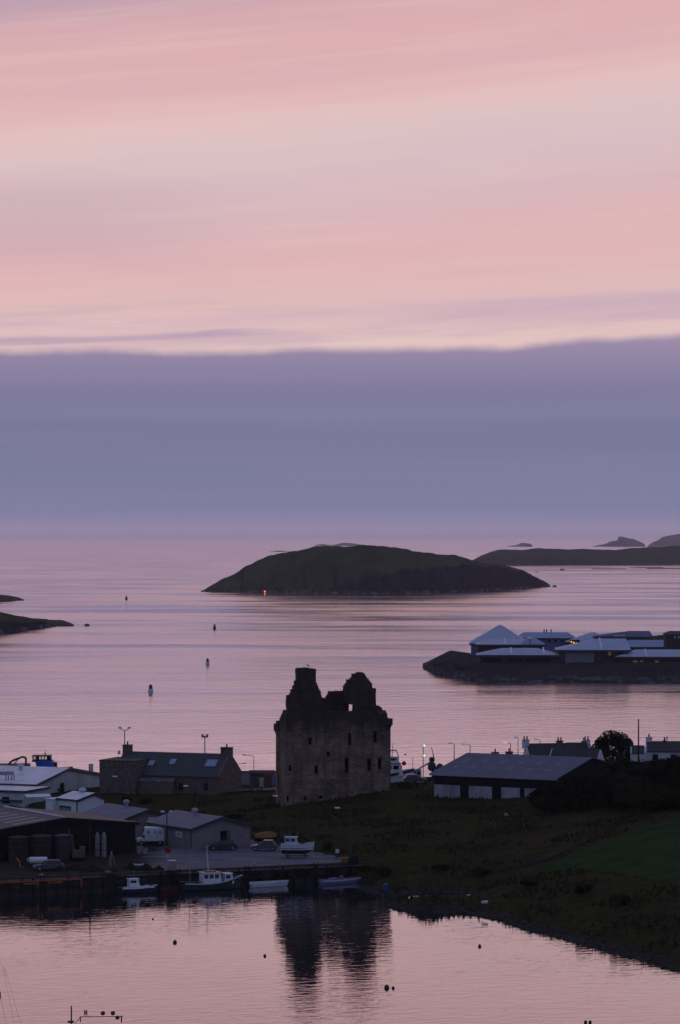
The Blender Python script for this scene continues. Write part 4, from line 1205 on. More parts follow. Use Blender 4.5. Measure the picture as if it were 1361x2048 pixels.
for u in (1351, 1358): feature(kb, "window", u - 1.4, 1272, u + 1.4, 1277, M['offwhite'])


# ---------------------------------------------------------------- lamps and poles
def lamp(label, u, v_head, Yd, arm_u=None, v_arm=None, group="street lamps round the harbour", head='lens', r=0.075, base=None, name="street_lamp", tiltless=False):
    """single-arm street lamp: pole at column u, lantern out at column arm_u"""
    x, y, z = far(u, v_head, Yd)
    b = gz(x, y) if base is None else base
    o = thing(name, label, "street lamp", (x, y, b), 0, group)
    h = z - b
    MB().tube((0, 0, -0.3), (0, 0, 1.2), r * 1.5, r * 1.4).tube((0, 0, 1.2), (0, 0, h), r, r * 0.6).build("pole", M['dark_steel'], o)
    if arm_u is not None:
        dx = (arm_u - u) * Yd / F
        MB().tube((0, 0, h - 0.05), (dx, 0, h + 0.12), 0.045, 0.04, 6).build("arm", M['dark_steel'], o)
        s = 1 if dx > 0 else -1
        ln = MB()
        ln.loft([[(dx - s * 0.1, -0.10, h + 0.16), (dx - s * 0.1, 0.10, h + 0.16), (dx - s * 0.1, 0.10, h + 0.06), (dx - s * 0.1, -0.10, h + 0.06)],
                 [(dx + s * 0.35, -0.17, h + 0.25), (dx + s * 0.35, 0.17, h + 0.25), (dx + s * 0.35, 0.17, h + 0.05), (dx + s * 0.35, -0.17, h + 0.05)],
                 [(dx + s * 0.75, -0.12, h + 0.20), (dx + s * 0.75, 0.12, h + 0.20), (dx + s * 0.75, 0.12, h + 0.10), (dx + s * 0.75, -0.12, h + 0.10)]])
        ln.build("lantern", M[head], o)
    return o


lamp("tall lamp beside the castle with its pole in the yard and pale lantern", 562, 1594, 437, 556)
lamp("tall lamp on the quay end, lantern over the grass below the castle", 702, 1618, 424, 680)
lamp("lamp standing behind the yard shed with its lantern before the stone house", 395, 1574, 470, 376)
lamp("lamp in front of the stone house extension, lantern reaching left", 241, 1555, 484, 234)
lamp("dark lamp with a long left arm by the road left of the castle", 508, 1512, 530, 493)
lamp("lamp half hidden behind the stone house gable", 470, 1529, 538, 485)
lamp("dark lamp rising behind the farm shed, right of the green-lit pole", 909, 1488, 548, 905, r=0.11)
lamp("dark lamp with a left-pointing arm over the slate-blue shed roof", 941, 1490, 548, 931, r=0.1)
lamp("lamp with a faint amber lantern above the twin dark chimneys", 1022, 1487, 548, 1015, head='lamp_amber', r=0.1)
lamp("slim lamp just left of the white-gabled cottage", 1037, 1476, 556, 1036, r=0.09)
lamp("short lamp behind the roof ridge of the white-gabled cottage", 1081, 1480, 556, 1076, r=0.1)


def twin(label, u, v, Yd, spread, group="street lamps round the harbour", head='lens', tilt=0.0, base=None):
    x, y, z = far(u, v, Yd)
    b = gz(x, y) if base is None else base
    o = thing("floodlight_mast", label, "floodlight", (x, y, b), 0, "floodlight masts on the quays")
    h = z - b
    dk = M['dark_steel']
    MB().tube((0, 0, -0.3), (0, 0, h), 0.12, 0.08).build("pole", dk, o)
    MB().tube((-spread, 0, h + tilt), (0, 0, h), 0.05).tube((0, 0, h), (spread, 0, h + tilt), 0.05).build("arm", dk, o)
    for s in (-1, 1):
        f_ = MB().box(s * spread - 0.3, s * spread + 0.3, -0.28, 0.12, h + tilt - 0.02, h + tilt + 0.26).build("floodlight", dk if head == 'dark_steel' else M['galv'], o, bevel=0.04)
        MB().box(s * spread - 0.24, s * spread + 0.24, -0.32, -0.282, h + tilt + 0.02, h + tilt + 0.22).build("lens", M[head] if head != 'dark_steel' else M['glass'], f_)
    return o


t_ = twin("tall mast with two raised lamp arms above the stone house's left chimney", 249.5, 1462, 546, 0.85, tilt=0.45)
t_ = twin("mast with four boxy floodlights behind the stone house ridge", 410, 1475, 546, 0.32, head='dark_steel', tilt=0.0)
x, y, z = 0, 0, t_.children[0].dimensions[2]
hh = far(410, 1475, 546)[2] - t_.location[2]
for s in (-1, 1):
    MB().box(s * 0.42 - .22, s * 0.42 + .22, -0.2, 0.15, hh + .32, hh + .58).build("floodlight", M['dark_steel'], t_, bevel=0.03)
twin("lamp post with two white lamp heads between the grey sheds", 334, 1625, 441, 0.62)
p = far(847, 1492, 543)
b = gz(p[0], p[1])
gl = thing("signal_mast", "thin dark mast with two glowing green lamps one above the other", "signal light", (p[0], p[1], b), 0)
MB().tube((0, 0, -.3), (0, 0, p[2] - b), 0.07).build("pole", M['dark_steel'], gl)
for v in (1491.5, 1511.5):
    z = far(847, v, 543)[2] - b
    q_ = MB().ball((0.2, -0.1, z), 0.19, 10, 6).build("lamp", M['lamp_green'], gl)
    MB().box(-0.02, 0.2, -0.02, 0.1, z - 0.06, z + 0.06).build("bracket", M['dark_steel'], q_)
p = far(1278, 1438, 512)
b = gz(p[0], p[1])
tp = thing("telegraph_pole", "tall bare wooden pole right of the round tree", "pole", (p[0], p[1], b), 0)
MB().tube((0, 0, -.5), (0, 0, p[2] - b), 0.15, 0.10).build("pole", M['bark'], tp)
MB().tube((0.06, -.1, p[2] - b - .25), (0.06, .1, p[2] - b - .25), 0.05).build("insulator", M['galv'], tp)
p = far(1335, 1474, 540)
b = gz(p[0], p[1])
tp = thing("aerial_pole", "thin pole with a small box behind the bungalow roof", "pole", (p[0], p[1], b), 0)
MB().tube((0, 0, -.5), (0, 0, p[2] - b), 0.06).build("pole", M['dark_steel'], tp)
MB().box(-.12, .12, -.1, .1, p[2] - b - .4, p[2] - b).build("box", M['dark_steel'], tp)


# ---------------------------------------------------------------- boats
def hull(L, B, H, sheer=0.35, draft=0.35, stern=0.85, fine=2.2, flare=1.15, n=18):
    """outer shell with a bulwark and a sunken deck; bow at +x"""
    top, inn, chine, keel = [], [], [], []
    for i in range(n + 1):
        t = i / n
        x = -L / 2 + L * t
        hb = B / 2 * (stern + (1 - stern) * min(1, t / 0.35)) * (1 - max(0, (t - 0.45) / 0.55) ** fine)
        hb = max(hb, 0.02)
        zt = H * (1 + sheer * (2 * (t - 0.4)) ** 2 * (1 if t > 0.4 else 0.35))
        rake = 0.06 * L * max(0, (t - 0.6) / 0.4) ** 2
        top.append((x + rake, hb, zt)); chine.append((x + rake * .3, hb / flare * 0.92, H * 0.12)); keel.append((x - 0.05 * L * max(0, (t - .7) / .3), 0.015 + hb * 0.25, -draft * (1 - .5 * max(0, (t - .8) / .2))))
    mb = MB()
    secs = []
    for a, c, k in zip(top, chine, keel):
        i_ = max(a[1] - 0.09, 0.005)
        dk = a[2] - min(0.32, H * 0.35)
        secs.append([(a[0], a[1], a[2]), (c[0], c[1], c[2]), (k[0], k[1], k[2]), (k[0], -k[1], k[2]), (c[0], -c[1], c[2]), (a[0], -a[1], a[2]), (a[0] - .02, -i_, a[2]), (a[0] - .04, -i_, dk), (a[0] - .04, i_, dk), (a[0] - .02, i_, a[2])])
    return mb.loft(secs), top


def rail(top, mb, off=0.03, h0=-0.10, h1=0.03):
    """rubbing strake following the gunwale"""
    for s in (1, -1):
        for (x0, y0, z0), (x1, y1, z1) in zip(top, top[1:]):
            mb.add([(x0, s * (y0 - .02), z0 + h0), (x1, s * (y1 - .02), z1 + h0), (x1, s * (y1 + off), z1 + h0), (x0, s * (y0 + off), z0 + h0),
                    (x0, s * (y0 - .02), z0 + h1), (x1, s * (y1 - .02), z1 + h1), (x1, s * (y1 + off), z1 + h1), (x0, s * (y0 + off), z0 + h1)],
                   [(0, 1, 2, 3), (7, 6, 5, 4), (0, 4, 5, 1), (1, 5, 6, 2), (2, 6, 7, 3), (3, 7, 4, 0)])
    return mb


def cabin(parent, x0, x1, w, z0, z1, m, glass=True, rakef=0.25, roof=None, nwin=3):
    mb = MB().loft([[(x0, -w / 2, z0), (x1, -w / 2, z0), (x1, w / 2, z0), (x0, w / 2, z0)],
                    [(x0 + 0.05, -w / 2 + .06, z1), (x1 - rakef, -w / 2 + .06, z1), (x1 - rakef, w / 2 - .06, z1), (x0 + 0.05, w / 2 - .06, z1)]])
    c = mb.build("wheelhouse", m, parent, bevel=0.04)
    MB().box(x0 - .08, x1 - rakef + .14, -w / 2 - .04, w / 2 + .04, z1 + .003, z1 + .09).build("cabin_roof", roof or m, c, bevel=0.03)
    if glass:
        za, zb = z0 + (z1 - z0) * 0.55, z0 + (z1 - z0) * 0.88
        step = (x1 - rakef - x0 - .2) / nwin
        for k in range(nwin):
            a = x0 + .15 + k * step
            for s in (-1, 1):
                MB().box(a, a + step * .75, s * (w / 2 - .03) - .03, s * (w / 2 - .03) + .03, za, zb).build("window", M['glass'], c)
        ws_ = MB().box(x1 - rakef * .6 - .02, x1 - rakef * .6 + .05, -w / 2 + .2, w / 2 - .2, za, zb).build("windscreen", M['glass'], c)
    return c


def boat(name, label, u, v_water, L, B, H, rz, hm, z=None, group=None, strake=None, Yd=None, **kw):
    p = at(u, v_water, 0.0) if Yd is None else (far(u, 1500, Yd)[0], Yd, 0.0)
    o = thing(name, label, "boat", (p[0], p[1], 0.0 if z is None else z), rz, group)
    mb, top = hull(L, B, H, **kw)
    mb.build("hull", hm, o)
    if strake: rail(top, MB()).build("rubbing_strake", strake, o)
    return o, top


qang = math.atan2(qd.y, qd.x)


def berth(u, off): 
    s = on_quay(u, -off)
    w = qa + qd * s - qn * off
    return w


BG = "boats moored along the quay"
w = berth(276, 1.5)
o, top = boat("motorboat", "small dark-hulled motorboat with a white wheelhouse moored at the quay", 0, 1, 4.9, 1.9, 0.72, qang, M['navy'], group=BG, strake=M['white'], sheer=0.25)
o.location = (w.x, w.y, 0)
MB().prism_y([(-1.9, 0.62), (2.15, 0.66), (2.15, 0.80), (0.1, 0.86), (-1.9, 0.80)], -0.70, 0.70).build("deck", M['white'], o, bevel=0.03)
c = cabin(o, -1.35, 0.15, 1.3, 0.86, 1.85, M['white'], nwin=1)
for x in (-1.2, -.7, -.2): MB().tube((x, -.5, 1.95), (x, -.5, 2.15), .025, n=6).build("rail_post", M['white'], c)
MB().tube((-0.5, 0.1, 1.95), (-0.5, 0.1, 2.9), .02, n=5).build("aerial", M['galv'], c)
MB().box(1.0, 1.5, -.3, .3, .83, .98).build("hatch", M['offwhite'], o)

w = berth(422, 2.0)
o, top = boat("fishing_boat", "green-hulled fishing boat with white wheelhouse, masts and stays at the quay", 0, 1, 8.2, 2.9, 1.0, qang, M['green'], group=BG, strake=M['offwhite'], sheer=0.6)
o.location = (w.x, w.y, 0)
c = cabin(o, -1.4, 1.3, 1.9, 0.75, 2.35, M['white'], nwin=3, roof=M['offwhite'])
MB().box(-.9, .6, -.6, .6, 2.46, 2.62).build("roof_locker", M['orange'], c)
c2 = cabin(o, 1.75, 3.1, 1.5, 0.8, 2.1, M['white'], nwin=1)
mt = MB().tube((-.35, 0, 2.4), (-.6, 0, 6.0), .07, .045).build("mast", M['white'], o)
MB().tube((-.55, 0, 5.6), (2.6, 0, 2.3), .02, n=5).tube((-.55, 0, 5.0), (-3.0, 0, 5.6), .025, n=5).tube((-3.0, 0, 5.4), (-.9, 0, 2.6), .02, n=5).build("stay", M['galv'], mt)
MB().tube((-3.0, 0, .8), (-3.1, 0, 5.6), .04).build("mizzen_mast", M['galv'], o)
MB().box(-3.2, -2.2, -.9, .9, .7, 1.05).build("fish_box", M['green'], o, bevel=.03)
MB().ball((-1.9, -.9, 1.2), .22).build("float_ball", M['orange'], o)

w = berth(538, 1.5)
o, top = boat("open_boat", "long pale grey open boat moored low at the quay", 0, 1, 5.2, 1.7, 0.62, qang, M['offwhite'], group=BG, strake=M['white'], sheer=0.12, fine=3.0)
o.location = (w.x, w.y, 0)
for x in (-1.5, -.1, 1.2): MB().box(x, x + .28, -.72, .72, .42, .47).build("thwart", M['brown_wall'], o)
w = berth(680, 1.6)
o, top = boat("open_boat", "faded lilac-grey open boat with an orange bundle at the quay end", 0, 1, 5.8, 1.7, 0.5, qang + R(4), M['lilac'], group=BG, strake=M['offwhite'], sheer=0.2)
o.location = (w.x, w.y, 0)
MB().prism_y([(-1.9, .35), (-1.6, .72), (-.5, .82), (.3, .6), (.4, .35)], -.55, .55).build("folded_cover", M['lilac'], o, bevel=.05)
for x in (1.0, 1.9): MB().box(x, x + .25, -.6, .6, .40, .45).build("thwart", M['offwhite'], o)
bd = thing("bundle", "small orange bundle lying in the lilac-grey boat", "bundle", (w.x + .2, w.y - .1, 0.78), 0)
MB().ball((0, 0, 0.1), .32, 10, 6, .6).build("sack", M['orange'], bd, smooth=True)
MB().tube((-.2, 0, .2), (.25, .05, .3), .06, .03).build("neck", M['orange'], bd)
w = berth(345, 1.4)
o, top = boat("dinghy", "small dark red dinghy between the motorboat and the fishing boat", 0, 1, 3.1, 1.4, 0.5, qang, M['antifoul'], group=BG, strake=M['navy'], sheer=0.15)
o.location = (w.x, w.y, 0)
for x in (-.9, .2): MB().box(x, x + .25, -.58, .58, .34, .39).build("thwart", M['timber'], o)
w = berth(374, 2.1)
fd = tag(MB().lathe([(.05, -.25), (.28, -.15), (.3, .0), (.28, .3), (.05, .42)], (0, 0, 0), 10).build("float", M['white'], smooth=True), "white float beside the stern of the fishing boat", "float")
fd.location = (w.x, w.y, 0.05)

# white and green boat hauled out on the yard
hb_ = at(594, 1716, 2.34)
o, top = boat("cabin_boat", "white cabin boat with green bottom hauled out on a cradle in the yard", 0, 1, 4.5, 1.8, 0.85, R(-4), M['white'], z=2.34 + 0.95, strake=M['offwhite'], sheer=0.3, draft=.15)
o.location = (hb_[0], hb_[1] + 1.0, 2.34 + 0.95)
mb_, tp_ = hull(4.3, 1.62, 0.36, sheer=0.1, draft=0.5)
mb_.build("bottom", M['green'], o)
c = cabin(o, -1.7, 0.25, 1.35, 0.62, 1.85, M['offwhite'], nwin=2)
for a, b in ((-1.5, .5), (-1.0, .9), (.1, .7)): MB().tube((a, -.5, 1.94), (a, -.5, 1.94 + b), .022, n=5).build("aerial", M['galv'], c)
MB().prism_y([(.3, .7), (.8, 1.12), (1.3, .85), (1.35, .7)], -.45, .45).build("windscreen", M['glass'], o)
cr = thing("boat_cradle", "dark steel cradle carrying the white and green boat", "cradle", (hb_[0], hb_[1] + 1.0, 2.34), R(-4))
MB().box(-1.7, 1.7, -.06, .06, .18, .3).build("beam", M['dark_steel'], cr)
for x in (-1.3, 1.2):
    MB().box(x - .07, x + .07, -.8, .8, .02, .178).build("bearer", M['timber'], cr)
    for s in (-1, 1): MB().tube((x, s * .75, .1), (x, s * .62, 1.1), .06).build("upright", M['dark_steel'], cr)
# yellow covered boat
yb_ = at(529, 1692, 2.34)
yc = thing("covered_boat", "boat under a bright yellow cover at the shed corner", "covered boat", (yb_[0] + .1, yb_[1] + 4.5, 2.34), R(6))
MB().loft([[(-1.7, -.7, .75), (-1.7, .7, .75), (-1.6, .4, 1.25), (-1.6, -.4, 1.25)], [(-.5, -.85, .75), (-.5, .85, .75), (-.5, .35, 1.55), (-.5, -.35, 1.55)],
           [(.9, -.75, .8), (.9, .75, .8), (.9, .25, 1.65), (.9, -.25, 1.65)], [(1.7, -.2, .95), (1.7, .2, .95), (1.6, .06, 1.35), (1.6, -.06, 1.35)]]).build("cover", M['yellow'], yc, bevel=.05)
mb_, _ = hull(3.5, 1.4, .5, draft=.2)
h_ = mb_.build("hull", M['navy'], yc); h_.location = (0, 0, .45)
for x in (-1.1, 1.0): MB().box(x - .1, x + .1, -.6, .6, 0, .35).build("chock", M['timber'], yc)

# boats beyond the castle, on the outer quay
o, top = boat("trawler", "white trawler with red lifebuoy box moored just right of the castle", 0, 1, 11.0, 4.2, 2.6, R(4), M['offwhite'], Yd=556, sheer=.25)
p = far(763, 1560, 556); o.location = (p[0], 556, 1.3)
o.children[0].data.materials[0] = mat("pinkish_white_hull", (0.62, 0.55, 0.58), .45, .15, 1.0)
rail(top, MB(), .06, -.55, -.1).build("rubbing_strake", M['navy'], o)
c = cabin(o, -2.0, 4.0, 3.0, 2.2, 4.4, M['white'], nwin=4, rakef=.5, roof=M['green'])
c = cabin(o, -1.0, 3.4, 2.6, 4.5, 5.5, M['white'], nwin=3, rakef=.4, roof=M['green'])
ms = MB().tube((2.0, 0, 5.5), (2.2, 0, 8.4), .07, .04).build("mast", M['dark_steel'], o)
MB().box(1.6, 2.7, -.25, .25, 6.7, 6.95).build("radar", M['offwhite'], ms)
MB().tube((3.3, -.5, 5.5), (2.75, -.5, 7.0), .06).tube((3.3, .5, 5.5), (2.75, .5, 7.0), .06).tube((2.75, -.5, 7.0), (2.75, .5, 7.0), .06).build("gantry", M['white'], o)
MB().ball((4.15, -1.0, 4.5), .42, 10, 6).build("float_ball", M['red'], o)
MB().box(4.3, 4.6, -.8, .3, 6.0, 6.2).build("lamp_bar", M['dark_steel'], o)
o, top = boat("fishing_boat", "grey-white fishing boat beyond the trawler with a small mast", 0, 1, 8.0, 3.0, 1.9, R(174), M['navy'], Yd=565, sheer=.4)
p = far(822, 1560, 565); o.location = (p[0], 565, .4)
c = cabin(o, -2.0, .8, 2.2, 1.5, 3.5, M['offwhite'], nwin=3)
MB().tube((-.4, 0, 3.6), (-.4, 0, 5.8), .05).build("mast", M['dark_steel'], o)
MB().prism_y([(.9, 1.6), (.9, 2.9), (2.9, 1.7)], -1, 1).build("foredeck", M['lilac'], o)
o, top = boat("work_boat", "dark work boat with a long raised derrick boom near the green lamps", 0, 1, 10.5, 3.6, 2.2, R(-6), M['navy'], Yd=562, sheer=.35)
p = far(858, 1560, 562); o.location = (p[0], 562, .4)
c = cabin(o, .6, 3.2, 2.4, 1.8, 3.4, M['navy'], nwin=2)
cr_ = MB().lathe([(.5, 0), (.8, .4), (.75, 1.2), (.4, 1.7), (.55, 2.0), (.5, 2.4), (.1, 2.6)], (.6, 0, 3.5), 10).build("crane_tower", M['dark_steel'], o)
MB().tube((.5, 0, 5.2), (-3.4, 0, 3.0), .16, .10).build("boom", M['galv'], cr_)
MB().tube((1.0, 0, 5.9), (.5, 0, 8.0), .10, .05).build("jib", M['dark_steel'], cr_)
MB().lathe([(.7, 0), (.8, .6), (.5, 1.3), (.1, 1.5)], (2.1, 0, 3.4), 10).build("net_drum", M['dark_steel'], o)
# blue boat far left
o, top = boat("workboat", "blue-fronted workboat with a glazed black wheelhouse and deck crane at far left", 0, 1, 14.0, 4.6, 3.3, R(2), M['antifoul'], Yd=562, sheer=.1)
p = far(62, 1530, 562); o.location = (p[0], 562, .9)
zb_ = lambda v: far(0, v, 562)[2] - .9
xb_ = lambda u: far(u, 1500, 562)[0] - p[0]
MB().prism_y([(xb_(76), zb_(1537)), (xb_(72), zb_(1522)), (xb_(108), zb_(1522)), (xb_(107), zb_(1537))], -2.35, 1.5).build("superstructure", M['blue'], o, bevel=.05)
MB().box(xb_(65), xb_(104), -1.7, 1.4, zb_(1523), zb_(1520)).build("bridge_deck", M['dark_steel'], o)
wh_ = MB().box(xb_(65), xb_(103), -1.6, 1.3, zb_(1512.4), zb_(1510.6)).build("bridge_roof", M['dark_steel'], o)
for u in (66.5, 72, 77, 83, 89, 95, 102):
    for yy in (-1.5, 1.2): MB().box(xb_(u - .7), xb_(u + .7), yy - .06, yy + .06, zb_(1519.9), zb_(1512.45)).build("mullion", M['dark_steel'], o)
MB().box(xb_(73), xb_(78), -1, 1, zb_(1520), zb_(1513)).build("console", M["black"], o)
MB().box(xb_(95), xb_(101), -1, 1, zb_(1520), zb_(1513)).build("console", M["black"], o)
ms = MB().tube((xb_(91), 0, zb_(1511)), (xb_(91), 0, zb_(1499.5)), .06, .03).build("mast", M['dark_steel'], o)
MB().box(xb_(87), xb_(92), -.2, .2, zb_(1508), zb_(1506.5)).build("radar", M['dark_steel'], ms)
pts = [(18, 1528), (24, 1522), (45, 1513.5), (52, 1515), (52.5, 1532)]
cr_ = MB()
for (a, b), (c_, d_) in zip(pts, pts[1:]): cr_.tube((xb_(a), -.5, zb_(b)), (xb_(c_), -.5, zb_(d_)), .20, .18, 8)
cr_.tube((xb_(30), -.5, zb_(1526)), (xb_(38), -.5, zb_(1517.5)), .10, .10, 6)
cr_.build("deck_crane", M['dark_steel'], o)
MB().box(xb_(-4), xb_(60), -2.2, 1.6, zb_(1535), zb_(1528)).build("bulwark", M['antifoul'], o)
MB().box(xb_(108.5), xb_(114), -1, 1, zb_(1536), zb_(1525)).build("winch", M['dark_steel'], o)
p = far(183, 1550, 545)
fp = thing("flue_block", "pale square flue behind the warehouse gable", "flue", (p[0], 545, 2.4), 0)
MB().box(-.3, .3, 0, .5, 0, far(183, 1528, 545)[2] - 2.4).build("stack", M['offwhite'], fp)
MB().tube((-.42, .2, 0), (-.42, .2, far(183, 1528.5, 545)[2] - 2.4), .09).build("pipe", M['dark_steel'], fp)


# ---------------------------------------------------------------- vehicles
def car(label, loc, rz, paint, L=4.0, H=1.42):
    o = thing("car", label, "car", loc, rz, "cars parked in the harbour yard")
    w = 0.84
    lo = [(-L / 2, .28), (-L / 2, .72), (-L / 2 + .2, .86), (L / 2 - 1.15, .88), (L / 2 - .1, .70), (L / 2, .48), (L / 2, .28)]
    MB().prism_y(lo, -w, w).build("body", paint, o, bevel=.06)
    a, b = -L / 2 + .25, L / 2 - 1.05
    MB().loft([[(a, -w + .04, .86), (b, -w + .04, .86), (b, w - .04, .86), (a, w - .04, .86)], [(a + .42, -w + .20, H), (b - .85, -w + .20, H), (b - .85, w - .20, H), (a + .42, w - .20, H)]]).build("cabin", paint, o, bevel=.05)
    for s in (-1, 1):
        yo, yi = s * (w - .035), s * (w - .155)
        gl_ = [(a + .35, yo, .92), (b - .35, yo, .92), (b - .82, yi, H - .08), (a + .55, yi, H - .08)]
        MB().add(gl_ + [(x, y - s * .03, z) for x, y, z in gl_], [(0, 1, 2, 3), (7, 6, 5, 4), (0, 4, 5, 1), (1, 5, 6, 2), (2, 6, 7, 3), (3, 7, 4, 0)]).build("side_window", M['glass'], o)
    MB().add([(b + .01, -w + .14, .90), (b + .01, w - .14, .90), (b - .82, w - .26, H - .03), (b - .82, -w + .26, H - .03), (b - .03, -w + .14, .86), (b - .03, w - .14, .86), (b - .86, w - .26, H - .06), (b - .86, -w + .26, H - .06)],
             [(0, 1, 2, 3), (7, 6, 5, 4), (0, 4, 5, 1), (1, 5, 6, 2), (2, 6, 7, 3), (3, 7, 4, 0)]).build("windscreen", M['glass'], o)
    for x in (-L / 2 + .72, L / 2 - .78):
        for s in (-1, 1):
            t = MB().tube((x, s * (w - .19), .31), (x, s * (w + .02), .31), .31, .31, 16).build("wheel", M['tyre'], o)
            MB().tube((x, s * (w + .021), .31), (x, s * (w + .03), .31), .19, .17, 12).build("rim", M['rim'], t)
    for s in (-1, 1):
        MB().box(L / 2 - .10, L / 2 + .012, s * .6 - .16, s * .6 + .16, .52, .64).build("headlight", M['lens'], o)
        MB().box(-L / 2 - .015, -L / 2 + .05, s * .64 - .11, s * .64 + .11, .58, .74).build("tail_light", M['red'], o)
    return o


p = at(446, 1700, 2.34); car("dark low car parked in front of the shed's black doorway", p, R(184), M['car_dark'], 4.3, 1.36)
p = at(529, 1701, 2.34); car("dark car parked before the yellow-covered boat", p, R(176), M['car_grey'], 3.9, 1.5)
p = far(98, 1757, 409); car("dark grey car parked close to the quay edge on the left", (p[0], p[1], 2.34), R(190), M['car_grey'], 4.2, 1.42)
p = far(830, 1566, 538); car("grey car parked on the far road right of the castle", (p[0], p[1], gz(p[0], p[1]) + .08), R(8), M['car_grey'], 4.2, 1.45)

p = at(306, 1690, 2.34)
van = thing("van", "white box van with blue markings parked by the black barn", "van", p, R(186))
MB().box(-1.75, 1.25, -.95, .95, .55, 2.65).build("box_body", M['white'], van, bevel=.16)
MB().prism_y([(1.26, .45), (2.35, .45), (2.4, .95), (1.75, 1.15), (1.4, 1.75), (1.26, 1.75)], -.88, .88).build("cab", M['white'], van, bevel=.05)
for s in (-1, 1): MB().prism_y([(1.3, 1.15), (1.68, 1.15), (1.42, 1.62), (1.3, 1.62)], s * .89 - .012, s * .89 + .012).build("side_window", M['glass'], van)
MB().add([(1.80, -.75, 1.16), (1.80, .75, 1.16), (1.45, .75, 1.70), (1.45, -.75, 1.70), (1.76, -.75, 1.12), (1.76, .75, 1.12), (1.41, .75, 1.66), (1.41, -.75, 1.66)],
         [(0, 1, 2, 3), (7, 6, 5, 4), (0, 4, 5, 1), (1, 5, 6, 2), (2, 6, 7, 3), (3, 7, 4, 0)]).build("windscreen", M['glass'], van)
MB().box(-1.75, 2.2, -.8, .8, .32, .55).build("chassis", M['black'], van)
for x in (-1.0, 1.75):
    for s in (-1, 1):
        t = MB().tube((x, s * .68, .36), (x, s * .92, .36), .36, .36, 16).build("wheel", M['tyre'], van)
        MB().tube((x, s * .921, .36), (x, s * .93, .36), .2, .18, 12).build("rim", M['rim'], t)
lg = MB()
for x, z, r in ((.7, 1.95, .24), (-.35, 1.98, .18), (-1.05, 1.9, .24)):
    lg.tube((x, .951, z), (x, .962, z), r, r, 12)
for x, z, a in ((.75, 1.45, .35), (.3, 1.35, .2), (-.6, 1.45, .4), (-.5, 1.2, .3)):
    lg.box(x - a / 2, x + a / 2, .951, .962, z - .05, z + .05)
lg.build("marking", mat("pale_blue_marking", (.20, .27, .52), .5, .3, 3.0), van)


# ---------------------------------------------------------------- yard clutter
def tank(label, u, v_base, r, h, m, name="storage_tank", group="tanks in front of the black barn", roof=.35, n=20):
    p = at(u, v_base, 2.34)
    o = thing(name, label, "tank", p, 0, group)
    MB().lathe([(r, 0), (r, h), (r * 1.03, h + .02), (r * 1.03, h + .12)], (0, 0, 0), n).build("shell", m, o)
    MB().lathe([(r * 1.0, h + .121), (r * .55, h + roof * .7), (.08, h + roof)], (0, 0, 0), n).build("lid", m, o)
    for z in (h * .33, h * .66): MB().lathe([(r + .005, z - .05), (r + .05, z - .05), (r + .05, z + .05), (r + .005, z + .05)], (0, 0, 0), n).build("hoop", M['dark_steel'], o)
    return o


tank("leftmost of the big dark round tanks before the black barn", 38, 1724, 1.45, 3.35, M['tank'])
tank("second big dark round tank, behind the white drum", 82, 1723, 1.45, 3.45, M['tank'])
tank("third and blackest round tank, beside the small digger", 127, 1721, 1.35, 3.4, M['dark_steel'])
tank("left one of two slim grey pointed silos", 195, 1713, .33, 2.7, M['harl_grey'], "silo", "slim silos before the black barn", .75, 12)
tank("right one of two slim grey pointed silos", 208, 1714, .33, 2.8, M['harl_grey'], "silo", "slim silos before the black barn", .75, 12)
p = at(77, 1732, 2.34)
dr = thing("drum", "long white drum lying on its side on the quay", "drum", p, R(3))
MB().tube((-1.2, 0, .75), (1.2, 0, .75), .48, .48, 18).build("shell", M['white'], dr, bevel=.06)
for x in (-.85, .85): MB().box(x - .1, x + .1, -.5, .5, 0, .42).build("saddle", M['timber'], dr)
MB().tube((-1.6, 0, .75), (-1.2, 0, .75), .3, .44, 16).build("end_cap", M['harl_grey'], dr)
p = at(36, 1738, 2.34)
sk = thing("boom_arm", "orange hydraulic arm leaning beside the white drum", "machine arm", p, 0)
MB().tube((.4, 0, 0), (.1, 0, 1.1), .13).tube((.1, 0, 1.1), (-.25, 0, 1.55), .13, .10).build("arm", M['orange'], sk)
MB().box(.1, .75, -.35, .35, 0.002, .22).build("foot", M['dark_steel'], sk)
p = at(157, 1722, 2.34)
dg_ = thing("digger", "small brown digger with a raised boom in front of the black barn", "digger", p, R(5))
MB().box(-.9, .95, -.8, .8, .45, 1.5).build("body", M['brown_wall'], dg_, bevel=.08)
MB().box(.15, .95, -.7, .5, 1.502, 2.0).build("cab", M['brown_wall'], dg_, bevel=.05)
MB().tube((-.5, 0, 1.4), (-1.35, 0, 4.3), .14, .10).tube((-1.35, 0, 4.3), (-1.2, 0, 2.2), .08, .08).build("boom", M['brown_wall'], dg_)
for s in (-1, 1): MB().box(-1.0, 1.0, s * .65 - .2, s * .65 + .2, 0, .448).build("track", M['tyre'], dg_, bevel=.15)
p = at(180, 1722, 2.34)
ps = thing("pole", "thin rusty post rising in front of the black barn gable", "post", p, 0)
MB().tube((0, 0, 0), (0, 0, far(180, 1637, p[1])[2] - 2.34), .10, .08).build("shaft", M['tank'], ps)
MB().box(-.16, .16, -.12, .12, 4.0, 4.6).build("fitting", M['tank'], ps)
p = at(223, 1732, 2.34)
tr = thing("tripod", "thin grey tripod frame on the quay", "frame", p, 0)
for k in range(3):
    a = k * 2.1 + .4
    MB().tube((.55 * math.cos(a), .4 * math.sin(a), 0), (0.03 * math.cos(a), .03 * math.sin(a), 2.0), .05, .04, 6).build("leg", M['galv'], tr)

